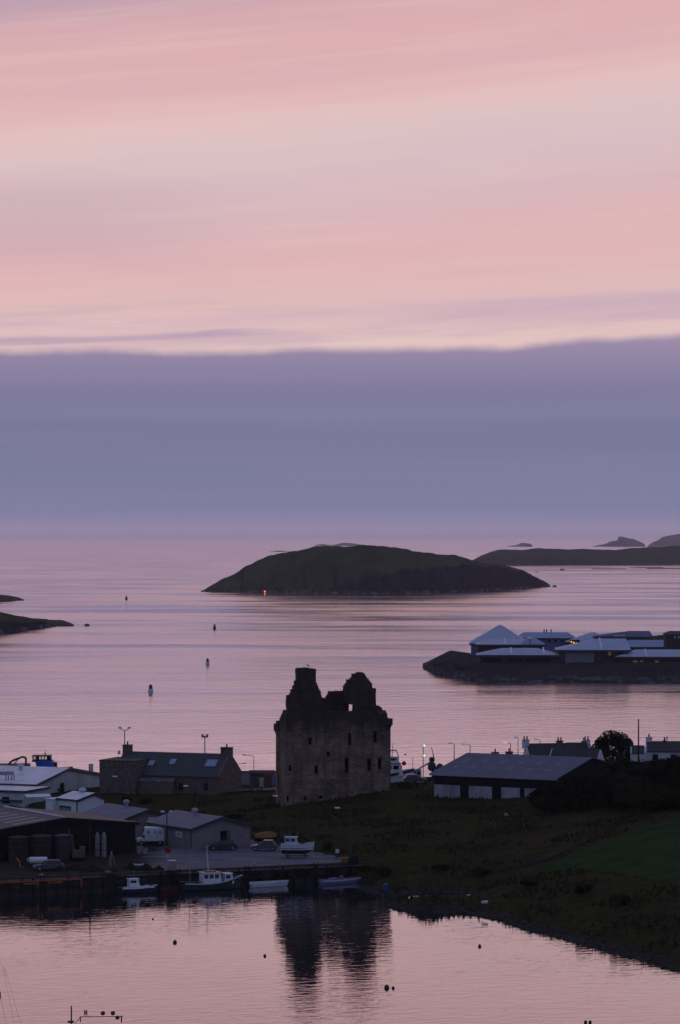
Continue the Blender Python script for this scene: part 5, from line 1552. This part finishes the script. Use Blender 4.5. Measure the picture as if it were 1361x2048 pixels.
heap = [(262, 1738, 1.0, .8), (292, 1741, 1.3, .9), (318, 1742, .9, .7), (150, 1740, 1.6, .7), (185, 1742, 1.7, .8), (118, 1742, 1.2, .5), (225, 1748, 1.3, .6), (340, 1748, 1.0, .5)]
names = ["heap of dark nets beside the tripod frame", "broad heap of dark nets behind the motorboat", "low heap of dark nets by the red marker", "long dark net heap below the digger", "rounded dark net heap below the slim silos", "flat dark net heap beside the parked grey car", "dark net heap at the quay kerb behind the motorboat", "low dark net heap behind the dinghy"]
for (u, v, r, h), nm in zip(heap, names):
    p = at(u, v, 2.34)
    mb = MB()
    secs = []
    for k in range(5):
        t = k / 4
        secs.append([(r * (1 - t ** 1.6 * .85) * math.cos(a) * (1 + .22 * math.sin(a * 3 + u + k)), r * .8 * (1 - t ** 1.6 * .85) * math.sin(a) * (1 + .2 * math.sin(a * 4 + v)), h * .75 * t * (1 + .25 * math.sin(a * 5 + u) * t) + .02 * k) for a in [i * math.pi / 8 for i in range(16)]])
    o = mb.loft(secs).build("net_heap", mat("heaped_net", (.022, .024, .018), .95, .5, 3.0, spec=.05, bump=.1))
    o.location = p
    tag(o, nm, "net heap", "net heaps on the quay")
p = at(336, 1716, 2.34)
lb = thing("lifebuoy_stand", "red lifebuoy housing on a post at the yard edge", "lifebuoy", p, 0)
MB().box(-.05, .05, -.03, .07, 0, 1.2).build("post", M['white'], lb)
MB().lathe([(.28, -.1), (.44, -.12), (.5, 0), (.44, .12), (.28, .1), (.24, 0)], (0, 0, 0), 16).build("ring", M['red'], lb).rotation_euler = (R(90), 0, 0)
lb.children[1].location = (0, -.12, 1.1)
p = at(344, 1736, 2.34)
gb = thing("storage_bin", "grey square bin with a pale lid at the yard edge", "bin", p, R(10))
MB().box(-.55, .55, -.5, .5, 0, .95).build("body", M['harl_grey'], gb, bevel=.04)
MB().box(-.58, .58, -.53, .53, .952, 1.04).build("lid", M['offwhite'], gb, bevel=.02)
p = at(276, 1722, 2.34)
for k, (u, v, w_, h_) in enumerate(((280, 1709, .8, 1.1), (291, 1710, .7, .9))):
    p = at(u, v, 2.34)
    o = thing("bin", ["taller grey wheeled bin below the white van", "shorter grey wheeled bin below the white van"][k], "bin", p, 0, "wheeled bins below the van")
    MB().loft([[(-w_ / 2 * .8, -.3, .08), (w_ / 2 * .8, -.3, .08), (w_ / 2 * .8, .3, .08), (-w_ / 2 * .8, .3, .08)], [(-w_ / 2, -.36, h_), (w_ / 2, -.36, h_), (w_ / 2, .36, h_), (-w_ / 2, .36, h_)]]).build("body", M['harl_grey'], o)
    MB().box(-w_ / 2 - .03, w_ / 2 + .03, -.4, .4, h_ + .003, h_ + .08).build("lid", M['dark_steel'], o)
    for s in (-1, 1): MB().tube((s * w_ * .3 - .04, .3, .1), (s * w_ * .3 + .04, .3, .1), .1, .1, 10).build("wheel", M['tyre'], o)
p = at(277, 1731, 2.34)
pl_ = tag(MB().box(-.75, .75, -.25, .25, 0, .14).box(-.7, -.5, -.3, .3, .141, .2).box(.5, .7, -.3, .3, .141, .2).build("pallet", M['offwhite']), "low pale pallet lying on the quay left of the bin", "pallet")
pl_.location = p
p = at(509, 1735, 2.34)
wb = thing("bollard_light", "tiny white marker post at the quay edge above the pale boat", "marker", p, 0)
MB().tube((0, 0, 0), (0, 0, .5), .04).build("post", M['dark_steel'], wb)
MB().ball((0, 0, .58), .10, 8, 6).build("lamp", M['lens'], wb)

# orange ladder heads and the orange rail on the quay edge
LG = "orange ladder heads along the quay"
lads = [(83, "orange ladder head below the parked grey car"), (216, "orange ladder head left of the motorboat"), (355, "orange ladder head between the dinghy and the fishing boat"), (492, "orange ladder head left of the pale grey boat"), (630, "orange ladder head right of the pale grey boat")]
src = None
for u, lab in lads:
    s = on_quay(u, 0)
    w = qa + qd * s
    if src is None:
        src = thing("ladder", lab, "ladder", (w.x, w.y, 2.62), qang, LG)
        MB().box(-.34, .34, -.22, .10, .10, .30).build("top_plate", mat("peach_paint", (.62, .24, .13), .6, .15, 1.0), src)
        for a in (-.24, .24): MB().box(a - .05, a + .05, -.30, -.22, -2.4, .32).build("stile", M['timber'], src)
        for k in range(8): MB().tube((-.2, -.26, -2.2 + k * .3), (.2, -.26, -2.2 + k * .3), .025, n=6).build("rung", M['timber'], src)
    else:
        copy_thing(src, (w.x, w.y, 2.62), qang, lab)
s0, s1 = on_quay(-40, 0), on_quay(163, 0)
w = qa + qd * s0
orl = thing("safety_rail", "long rusty orange rail along the left end of the quay edge", "rail", (w.x, w.y, 0), qang)
SL = s1 - s0
MB().box(0, SL, -.24, -.12, 1.95, 2.10).build("top_rail", M['orange'], orl)
for k in range(9):
    x = SL - .08 - k * 2.0
    MB().box(x - .07, x + .07, -.26, -.10, 1.05 if k else .95, 1.948).build("post", M['orange'] if k in (0, 3) else M['timber'], orl)
for a in (2.2, 5.7): MB().box(a + 3.6, a + 5.6, -.22, -.16, 1.62, 1.82).build("plate", mat("ochre_plate", (.30, .15, .03), .6, .4, 4.0), orl)
for k, u in enumerate((520, 555, 575, 600, 615, 665, 700)):
    s = on_quay(u, -.18)
    w = qa + qd * s - qn * .18
    labs = ["tyre fender above the bow of the pale grey boat", "tyre fender above the middle of the pale grey boat", "tyre fender above the stern of the pale grey boat", "tyre fender left of the last ladder head but one", "tyre fender just left of the rightmost ladder head", "tyre fender left of the orange bundle", "tyre fender at the end of the quay"]
    o = MB().lathe([(.22, -.1), (.40, -.12), (.46, 0), (.40, .12), (.22, .1), (.18, 0)], (0, 0, 0), 16).build("tyre_fender", M['tyre'], smooth=True)
    o.location = (w.x, w.y, 1.35); o.rotation_euler = (R(90), 0, qang)
    tag(o, labs[k], "fender", "tyre fenders on the quay face")
# boxes and gear at the quay end
p = at(690, 1727, 2.34)
yx = thing("crate", "yellow-orange crate at the end of the quay", "crate", p, R(15))
MB().box(-.5, .5, -.4, .4, 0, .72).build("body", M['yellow'], yx, bevel=.04)
MB().box(-.53, .53, -.43, .43, .722, .80).build("rim", M['yellow'], yx)
p = at(675, 1721, 2.34)
wx = thing("outboard_motor", "pale outboard motor on a stand left of the yellow crate", "outboard motor", p, 0)
MB().box(-.25, .25, -.2, .2, 1.0, 1.55).build("cowl", M['offwhite'], wx, bevel=.1)
MB().tube((0, 0, .1), (0, 0, 1.0), .09).build("shaft", M['dark_steel'], wx)
for s in (-1, 1): MB().tube((s * .4, .2, 0), (0, 0, .95), .04).build("leg", M['timber'], wx)
p = at(712, 1730, 2.34)
bo_ = tag(MB().lathe([(.55, 0), (.72, .3), (.7, .9), (.45, 1.25), (.1, 1.35)], (0, 0, 0), 12).build("net_bin", M['black']), "black rounded net bin beside the yellow crate at the quay end", "net bin")
bo_.location = (p[0] - .3, p[1], 2.34)
p = at(772, 1782, 0.5)
br_ = thing("barrel", "blue plastic barrel on the shore right of the quay", "barrel", (p[0], p[1], gz(p[0], p[1]) + .02), 0)
MB().lathe([(.26, 0), (.30, .08), (.31, .35), (.29, .40), (.31, .45), (.31, .78), (.27, .88)], (0, 0, 0), 14).build("shell", mat("dull_blue_plastic", (0.010, 0.055, 0.26), .5, .2, 2.0), br_)
MB().lathe([(.24, .881), (.24, .93), (.05, .94)], (0, 0, 0), 12).build("lid", M['blue'], br_)
for u, v, s, lab in ((970, 1807, .40, "white washed-up fish box on the shore"), (938, 1792, .22, "small pale float caught in the shore grass"), (1031, 1818, .2, "tiny pale scrap of litter on the shingle")):
    p = at(u, v, 1.0)
    for _ in range(4): p = at(u, v, gz(p[0], p[1]))
    o = tag(MB().loft([[(-s, -s * .6, 0), (s, -s * .6, 0), (s, s * .6, 0), (-s, s * .6, 0)], [(-s * 1.1, -s * .7, s * .7), (s * 1.1, -s * .7, s * .8), (s * 1.1, s * .7, s * .8), (-s * 1.1, s * .7, s * .6)]]).build("fish_box" if s > .3 else "flotsam", M['white'] if s > .3 else M['offwhite'], bevel=.04), lab, "fish box" if s > .3 else "flotsam")
    o.location = p
p = at(1016, 1636, 5.8)
for _ in range(4): p = at(1016, 1636, gz(p[0], p[1]))
o = tag(MB().prism_y([(-.6, 0), (-.45, .5), (-.2, .75), (.1, .55), (.6, .1), (.55, 0)], -.5, .5).build("boulder", mat("pale_boulder", (.30, .26, .25), .9, .3, 1.5), bevel=.08), "pale weathered boulder lying in the rough pasture", "boulder")
o.location = p

# ---------------------------------------------------------------- buoys, floats, fish cages, beacon
NB = "navigation buoys in the channel"
for u, v, wpx, hpx, lab in ((301.5, 1384, 12, 16, "nearest and largest channel buoy, dark top over a white band"), (415.5, 1329, 9, 13, "second nearest channel buoy, dark square top over a white band"), (429.5, 1257.5, 7, 10, "small channel buoy left below the holm"), (253, 1199.5, 6, 8, "farthest small dark channel buoy")):
    p = at(u, v, 0)
    k = p[1] / F
    r, h = wpx * k / 2 * .88, hpx * k * .9
    o = thing("channel_buoy", lab, "buoy", p, 0, NB)
    MB().lathe([(r * .5, -.8), (r * .95, -.3), (r, h * .05), (r * .98, h * .36), (r * .85, h * .42)], (0, 0, 0), 16).build("float", M['offwhite'] if v > 1300 else M['navy'], o)
    MB().lathe([(r * .55, h * .421), (r * .72, h * .45), (r * .66, h * .8), (r * .7, h * .82), (r * .62, h * .95)], (0, 0, 0), 12).build("tower", M['antifoul'], o)
    MB().tube((0, 0, h * .95), (0, 0, h * 1.06), r * .18, r * .1, 8).build("lantern", M['dark_steel'], o)
FG = "mooring floats in the harbour"
fl_ = [(350, 1886, .24, 'navy', "largest dark mooring float, left of the castle reflection"), (530, 1913, .17, 'navy', "small dark float left of the castle reflection"), (774, 1977, .27, 'green', "dark green float right of the castle reflection"), (787, 1977.5, .16, 'black', "tiny black float next to the green float"),
       (960, 1894, .20, 'green', "lone dark float on the right side of the harbour"), (306, 1839, .12, 'navy', "tiny float near the quay reflection"), (1172, 2046, .16, 'black', "left one of two black floats at the bottom edge"), (1181, 2046, .16, 'black', "right one of two black floats at the bottom edge")]
for u, v, r, m_, lab in fl_:
    p = at(u, v, 0)
    o = MB().ball((0, 0, r * .35), r, 12, 8).tube((0, 0, r * 1.2), (0, 0, r * 1.55), r * .2, r * .15, 6).build("mooring_float", M[m_], smooth=True)
    o.location = p
    tag(o, lab, "float", FG)
for u, v, s, lab in ((174, 1251.2, 1.6, "small dark rock awash off the left point"), (1110, 1173.4, 2.2, "pair of rocks awash off the right tip of the holm"), (1125, 1140.6, 3.4, "dark rock dot between the holm and the far island"), (1074, 1144.6, 2.0, "faint rock dot by the right shoulder of the holm")):
    p = at(u, v, 0)
    o = MB().lathe([(s * 1.3, -.6), (s, .2), (s * .6, s * .5), (s * .15, s * .62)], (0, 0, 0), 9)
    if s == 2.2: o.lathe([(s * .7, -.6), (s * .5, .2), (s * .2, s * .35), (.05, s * .4)], (-s * 2.0, 2, 0), 8)
    o = o.build("skerry", M['rock'])
    o.location = p
    tag(o, lab, "rock", "rocks awash in the sound")
for u0_, u1_, v, lab in ((1184, 1253, 1138.4, "left raft of fish cages below the far island"), (1262, 1328, 1135.6, "middle raft of fish cages below the far island"), (1294, 1375, 1137.6, "right raft of fish cages below the far island")):
    p, p2_ = at(u0_, v, 0), at(u1_, v, 0)
    Lc = p2_[0] - p[0]
    o = thing("fish_cage", lab, "fish cage", p, 0, "rafts of fish cages")
    nn = 5
    for k in range(nn):
        a, b = Lc * k / nn + .4, Lc * (k + 1) / nn - .4
        MB().box(a, b, 0, .9, -.3, .8).box(a, b, 13, 13.9, -.3, .8).box(a, a + .8, .9, 13, -.3, .8).box(b - .8, b, .9, 13, -.3, .8).build("walkway", M['navy'], o)
        for x in (a, b - .2):
            for y_ in (.3, 13.3): MB().box(x, x + .22, y_, y_ + .22, .8, 1.9).build("stanchion", M['navy'], o)
p = at(530, 1186.3, 0)
y_ = p[1] + 7
z_ = far(530, 1183, y_)[2]
p = far(530, 1183, y_)
bc = thing("beacon", "small beacon with a red light at the foot of the holm", "beacon", (p[0], p[1], p[2] - 3.2), 0)
MB().lathe([(.9, -2), (.8, 0), (.7, 2.4), (.9, 2.5), (.9, 2.6)], (0, 0, 0), 12).build("tower", M['dark_steel'], bc)
MB().ball((0, -.2, 3.2), .55, 10, 6).build("lamp", M['lamp_red'], bc)

# posts along the spit
for k, u in enumerate((875, 890, 903, 916, 929)):
    p = far(u, 1321, 1076 - k * 5)
    o = tag(MB().box(-.12, .12, -.12, .12, -2.2, 1.1).box(-.16, .16, -.16, .16, 1.101, 1.22).build("fence_post", M['dark_steel']), "thin dark railing post on the tip of the spit", "post", "railing posts on the spit")
    o.location = (p[0], p[1], p[2])


# ---------------------------------------------------------------- foreground rigging at the bottom edge
Yg = 283.0
q0 = far(192, 2048, Yg)
wk = thing("workboat", "workboat with a gantry of floodlights at the bottom left edge", "boat", (q0[0], Yg, 0), R(3))
mb_, top = hull(9.0, 3.0, 1.0, sheer=.4)
mb_.build("hull", M['green'], wk)
c = cabin(wk, -2.6, 1.2, 2.1, .8, 1.6, M['offwhite'], nwin=3)
gx_ = lambda u: (u - 192) * Yg / F
gzv = lambda v: far(0, v, Yg)[2]
MB().tube((gx_(143), 0, 1.9), (gx_(143), 0, gzv(2012)), .075, .06).build("mast", M['dark_steel'], wk)
MB().box(gx_(136), gx_(148), -.12, .12, gzv(2046), gzv(2042)).build("mast_light", M['dark_steel'], wk)
gt = MB().tube((gx_(160), 0, gzv(2034)), (gx_(246), 0, gzv(2034)), .035).tube((gx_(243), 0, 2.0), (gx_(243), 0, gzv(2033)), .06).tube((gx_(161), 0, gzv(2034)), (gx_(161), 0, gzv(2045)), .05).tube((gx_(161), 0, gzv(2034)), (gx_(147), 0, gzv(2052)), .03).build("gantry", M['dark_steel'], wk)
for u, v, r in ((206, 2027, .20), (226, 2027, .20), (235, 2036, .19)):
    fo = MB().lathe([(r * .5, -.2), (r, -.12), (r, .10), (r * .6, .2)], (0, 0, 0), 12).build("floodlight", M['dark_steel'], wk)
    fo.rotation_euler = (R(80), 0, R(20)); fo.location = (gx_(u), -.1, gzv(v))
MB().box(gx_(168.5), gx_(171), -.1, .1, gzv(2031), gzv(2021)).box(gx_(172.4), gx_(174.8), -.1, .1, gzv(2031), gzv(2021)).box(gx_(169), gx_(174.5), -.08, .08, gzv(2027), gzv(2025)).build("horn", M['dark_steel'], wk)
sg = far(-14, 2048, 268)
sy = thing("sailing_boat", "moored sailing boat whose thin stays cross the bottom left corner", "boat", (sg[0], 268, 0), R(10))
mb_, top = hull(7.5, 2.4, .8, sheer=.3)
mb_.build("hull", M['offwhite'], sy)
MB().tube((0, 0, .5), (0, 0, far(0, 1900, 268)[2] + 1), .07, .05).build("mast", M['galv'], sy)
sxl = lambda u: (u + 14) * 268 / F
szl = lambda v: far(0, v, 268)[2]
MB().tube((sxl(0), .1, szl(1985)), (sxl(0.5), .1, szl(1999)), .07, n=6).tube((sxl(0), .1, szl(1990)), (sxl(18), .1, szl(2075)), .014, n=4).tube((sxl(6), .1, szl(1935)), (sxl(33), .1, szl(2075)), .012, n=4).tube((sxl(12), .1, szl(1945)), (sxl(52), .1, szl(2090)), .012, n=4).tube((sxl(-14), .0, szl(1905)), (sxl(12), .1, szl(1945)), .012, n=4).build("stay", M['dark_steel'], sy)


# ---------------------------------------------------------------- plants
def leaf_cloud(mb, c, rx, ry, rz_, n, s, shell=.55):
    """many small leaf faces spread through an ellipsoid, denser toward the rim"""
    for _ in range(n):
        v = Vector((random.gauss(0, 1), random.gauss(0, 1), random.gauss(0, 1))).normalized()
        r = random.uniform(shell, 1.0) ** .7
        p = Vector((c[0] + v.x * rx * r, c[1] + v.y * ry * r, c[2] + v.z * rz_ * r))
        a = Vector((random.gauss(0, 1), random.gauss(0, 1), random.gauss(0, 1))).normalized()
        b = a.orthogonal().normalized()
        k = s * random.uniform(.6, 1.3)
        mb.add([p - a * k, p + b * k * .6, p + a * k, p - b * k * .6], [(0, 1, 2, 3)])


def bush(rx, h, n, s, seed):
    random.seed(seed)
    mb = MB()
    lobes = [(0, 0, h * .5, rx * .75, h * .55)]
    for k in range(7):
        a = random.uniform(0, 6.28)
        lobes.append((math.cos(a) * rx * .55, math.sin(a) * rx * .5, h * random.uniform(.35, .72), rx * random.uniform(.35, .5), h * random.uniform(.25, .40)))
    for x, y, z, r, hz in lobes:
        leaf_cloud(mb, (x, y, z), r, r, hz, int(n / len(lobes)), s)
    tr = MB()
    for k in range(6):
        a = k * 1.05
        tr.tube((0, 0, -.3), (math.cos(a) * rx * .5, math.sin(a) * rx * .5, h * .65), .07, .02, 6)
    return mb, tr


tp0 = far(1226, 1530, 532)
tree = thing("round_tree", "dense round-crowned tree standing between the cottages", "tree", (tp0[0], 532, gz(tp0[0], 532)), 0)
zt = far(0, 1458, 532)[2] - tree.location[2]
random.seed(3)
cm_ = MB()
zc_ = zt - 3.3
for dx, dy, dz, rx, rzz in ((0, 0, 0, 2.9, 2.6), (-2.2, .4, -.6, 1.9, 1.8), (2.0, .2, -.4, 2.0, 2.0), (-.4, -.6, 1.6, 2.2, 1.6), (1.2, 0, 1.3, 1.8, 1.5), (-3.1, 0, -1.5, 1.2, 1.2), (3.1, -.2, -1.6, 1.1, 1.3), (0, -1, -1.6, 3.0, 1.5), (2.5, .3, .6, 1.2, 1.2), (-1.8, 0, .7, 1.4, 1.2), (-2.6, -.5, -2.9, 2.0, 1.6), (2.4, -.4, -3.0, 2.1, 1.6), (0, -.8, -3.4, 2.6, 1.6), (3.6, 0, -3.2, 1.3, 1.2)):
    leaf_cloud(cm_, (dx, dy, zc_ + dz), rx, rx * .8, rzz, 900, .20, .25)
cm_.build("crown", M['leaf'], tree)
tk = MB().tube((0, 0, -.6), (0.1, 0, zc_ - .6), .28, .18)
for k in range(6): tk.tube((.05, 0, zc_ - 2.0 + .2 * k), (math.cos(k * 1.1) * 2, math.sin(k * 1.1) * 1.6, zc_ + .4 + .2 * k), .12, .03, 6)
tk.build("trunk", M['bark'], tree)

kinds = []
for k, (rx, h) in enumerate(((2.3, 2.2), (2.9, 1.9), (1.8, 2.5), (2.5, 1.5))):
    mb, tr = bush(rx, h, 1500, .17, 40 + k)
    kinds.append((mb, tr))
HG = "dark shrubs covering the slope below the cottages"
spots = []
random.seed(21)
def slope_pt(u, v):
    p = at(u, v, 8.0)
    for _ in range(12):
        zz = gz(p[0], p[1])
        p = at(u, v, .5 * p[2] + .5 * zz)
    return p
# rows of shrubs (measured at the foot of each)
for row, (v0_, us) in enumerate(((1548, range(1235, 1480, 27)), (1566, range(1195, 1490, 27)), (1586, range(1150, 1500, 28)), (1603, range(1110, 1500, 29)), (1618, range(1085, 1500, 30)))):
    for i, u in enumerate(us):
        spots.append((u + random.uniform(-8, 8), v0_ + random.uniform(-5, 5) - (u - 1250) * .02, row, i))
proto = [None] * 4
for u, v, row, i in spots:
    p = slope_pt(u, v)
    k = random.randrange(4)
    lab = "dark leafy shrub in the thicket on the slope under the bungalow and cottages"
    if proto[k] is None:
        o = thing("shrub", lab, "shrub", p, random.uniform(0, 6), HG)
        kinds[k][0].build("foliage", M['leaf_b'], o)
        kinds[k][1].build("stem", M['bark'], o)
        proto[k] = o
    else:
        o = copy_thing(proto[k], p, random.uniform(0, 6), lab, random.uniform(1.0, 1.5))
# shrubs by the shore and round the house
SG = "low shrubs by the shore and the house"
for u, v, s, lab in ((735, 1745, .55, "low dark shrub just right of the quay end"), (770, 1752, .6, "low dark shrub above the blue barrel"), (880, 1742, .55, "dark shrub in the middle of the pasture"), (960, 1752, .6, "dark shrub right of the middle pasture shrub"), (1060, 1775, .6, "dark shrub above the white fish box shore"),
                    (1170, 1790, .6, "dark shrub below the mown field"), (1240, 1812, .65, "dark shrub near the right bend of the shore"), (290, 1607, .5, "dark shrub behind the left grey shed"), (255, 1603, .5, "dark shrub below the stone house extension"), (470, 1638, .5, "dark shrub behind the yard shed gable"), (655, 1700, .5, "dark shrub behind the white hauled-out boat"), (1311, 1600, .9, "outlying dark shrub on the field edge")):
    p = slope_pt(u, v)
    k = random.randrange(4)
    o = copy_thing(proto[k], p, random.uniform(0, 6), lab, s)
    o['group'] = SG
sb_ = far(1112, 1512, 509)
o = copy_thing(proto[2], (sb_[0], 509, gz(sb_[0], 509) + 1.2), 1.0, "small dark bush showing above the slate-blue shed ridge", .75)
o['group'] = SG

# rough grass: one tangle of blades over the pasture and shore
random.seed(5)
gb_ = MB()
cand = rng.uniform([-25, 340], [62, 520], size=(26000, 2))
zs = height(cand[:, 0], cand[:, 1])
ok = (zs > 0.55) & ~inside(YARD, cand[:, 0], cand[:, 1]) & ~inside(fld, cand[:, 0], cand[:, 1]) & (np.abs(cand[:, 0]) < cand[:, 1] * .13)
den = np.sin(cand[:, 0] * .35 + 2 * np.sin(cand[:, 1] * .11)) + np.sin(cand[:, 1] * .5 + cand[:, 0] * .2)
ok &= (den > 0.1)
for (x, y), z in zip(cand[ok], zs[ok]):
    for k in range(2):
        a = random.uniform(0, 3.14)
        h = random.uniform(.18, .55)
        w_ = random.uniform(.08, .2)
        dx, dy = math.cos(a) * w_, math.sin(a) * w_
        lx, ly = random.uniform(-.2, .2), random.uniform(-.2, .2)
        gb_.add([(x - dx, y - dy, z - .05), (x + dx, y + dy, z - .05), (x + lx + dx * .3, y + ly, z + h), (x + lx - dx * .3, y + ly, z + h * .9)], [(0, 1, 2, 3)])
tag(gb_.build("grass", M['blade']), "tufts of rough grass over the dark pasture", "grass", kind="stuff")

# stones: one scatter of shingle along the shore, one of boulders on the spit
def stones(name, pts, m, label):
    mb = MB()
    for x, y, z, s in pts:
        a = random.uniform(0, 6)
        n_ = 7
        j = [random.uniform(.75, 1.2) for _ in range(n_)]
        mb.loft([[(x + math.cos(a + i * 6.283 / n_) * s * j[i], y + math.sin(a + i * 6.283 / n_) * s * j[i] * .8, z - .1 * s) for i in range(n_)],
                 [(x + math.cos(a + i * 6.283 / n_) * s * .85 * j[-i], y + math.sin(a + i * 6.283 / n_) * s * .7 * j[-i], z + .45 * s) for i in range(n_)],
                 [(x + math.cos(a + i * 6.283 / n_) * s * .3, y + math.sin(a + i * 6.283 / n_) * s * .3, z + .7 * s) for i in range(n_)]])
    tag(mb.build(name, m), label, "stones", kind="stuff")


c = rng.uniform([0, 325], [60, 420], size=(14000, 2))
zz = height(c[:, 0], c[:, 1])
sel = (zz > -.12) & (zz < .75) & (c[:, 1] < 418)
stones("shingle", [(x, y, z, random.uniform(.08, .30)) for (x, y), z in zip(c[sel][:1500], zz[sel][:1500])], mat('shingle_stone', (0.050, 0.043, 0.040), .95, .6, .5, spec=.05), "band of grey shingle along the harbour shore")
pts = []
for _ in range(900):
    u = random.uniform(850, 1420)
    vw = float(np.interp(u, [846, 862, 890, 945, 1000, 1420], [1337, 1343.5, 1350.5, 1361, 1364, 1367]))
    t = random.random()
    y0 = CZ * F / (vw - VH)
    zt_ = min(3.0, .4 + (u - 846) * .05)
    y_ = y0 + 1 + t * 12
    pts.append(((u - U0) * y_ / F, y_, max(0, t * zt_ * .9), random.uniform(.35, .95)))
stones("rock_armour", pts, mat("armour_stone", (.075, .075, .085), .95, .6, .3, spec=.1), "dark boulders armouring the edge of the spit")

# ---------------------------------------------------------------- birds
def bird(u, v, Yd, s, lab, flap):
    p = far(u, v, Yd)
    o = thing("bird", lab, "bird", p, R(random.uniform(-20, 20)), "gulls in the sky")
    MB().loft([[(x, r * math.cos(a) * s, r * math.sin(a) * s) for a in [i * math.pi / 4 for i in range(8)]] for x, r in ((-.32 * s, .01), (-.2 * s, .06), (0, .09), (.18 * s, .06), (.26 * s, .045), (.36 * s, .005))]).build("body", M['dark_steel'], o)
    for q in (-1, 1):
        MB().add([(.1 * s, 0, .03 * s), (-.1 * s, 0, .03 * s), (-.12 * s, q * .35 * s, flap * .25 * s), (.08 * s, q * .35 * s, flap * .28 * s), (-.2 * s, q * .8 * s, flap * .1 * s), (-.1 * s, q * .8 * s, flap * .11 * s),
                  (.1 * s, 0, .0), (-.1 * s, 0, .0), (-.12 * s, q * .35 * s, flap * .25 * s - .02 * s), (.08 * s, q * .35 * s, flap * .28 * s - .02 * s), (-.2 * s, q * .8 * s, flap * .1 * s - .01), (-.1 * s, q * .8 * s, flap * .11 * s - .01)],
                 [(0, 1, 2, 3), (3, 2, 4, 5), (9, 8, 7, 6), (11, 10, 8, 9), (0, 3, 9, 6), (3, 5, 11, 9), (1, 7, 8, 2), (2, 8, 10, 4), (5, 4, 10, 11)]).build("wing", M['dark_steel'], o)
    return o


b_ = bird(1317, 1029, 620, .55, "larger gull flying low over the sea at the right", 1.0); b_.rotation_euler[2] = R(80)
b_ = bird(1138, 1020, 640, .3, "tiny gull flying above the far island", 1.0); b_.rotation_euler[2] = R(70)
b_ = bird(157, 1047, 640, .3, "tiny gull flying over the sea at the left", .6); b_.rotation_euler[2] = R(100)
pb = Matrix.LocRotScale(castle.location, castle.rotation_euler, None) @ Vector((onplane(castle, 619, 1336)[0], .8, onplane(castle, 619, 1336)[1] + .1))
sbd = thing("bird", "gull perched on top of the castle's left chimney", "bird", pb, R(200))
MB().loft([[(x, r * math.cos(a), z + r * math.sin(a)) for a in [i * math.pi / 4 for i in range(8)]] for x, r, z in ((-.38, .01, .12), (-.2, .07, .18), (0, .11, .24), (.14, .09, .30), (.2, .07, .42), (.27, .05, .45), (.38, .01, .44))]).build("body", M['dark_steel'], sbd)
for s in (-1, 1): MB().tube((0, s * .04, .0), (0, s * .04, .16), .012, n=5).build("leg", M['dark_steel'], sbd)

# ---------------------------------------------------------------- the air
HAZE = 2.9e-5
hz = bpy.data.materials.new("evening_air")
hz.use_nodes = True
nt = hz.node_tree
nt.nodes.clear()
vo = nt.nodes.new('ShaderNodeVolumePrincipled')
vo.inputs['Color'].default_value = (0.83, 0.85, 1.0, 1)
vo.inputs['Density'].default_value = HAZE
vo.inputs['Anisotropy'].default_value = 0.75
ou = nt.nodes.new('ShaderNodeOutputMaterial')
nt.links.new(vo.outputs[0], ou.inputs['Volume'])
o = tag(MB().box(-37000, 37000, -50, 60500, -5, 75).build("haze", hz), "thin lilac evening haze over the sound", "haze", kind="stuff")
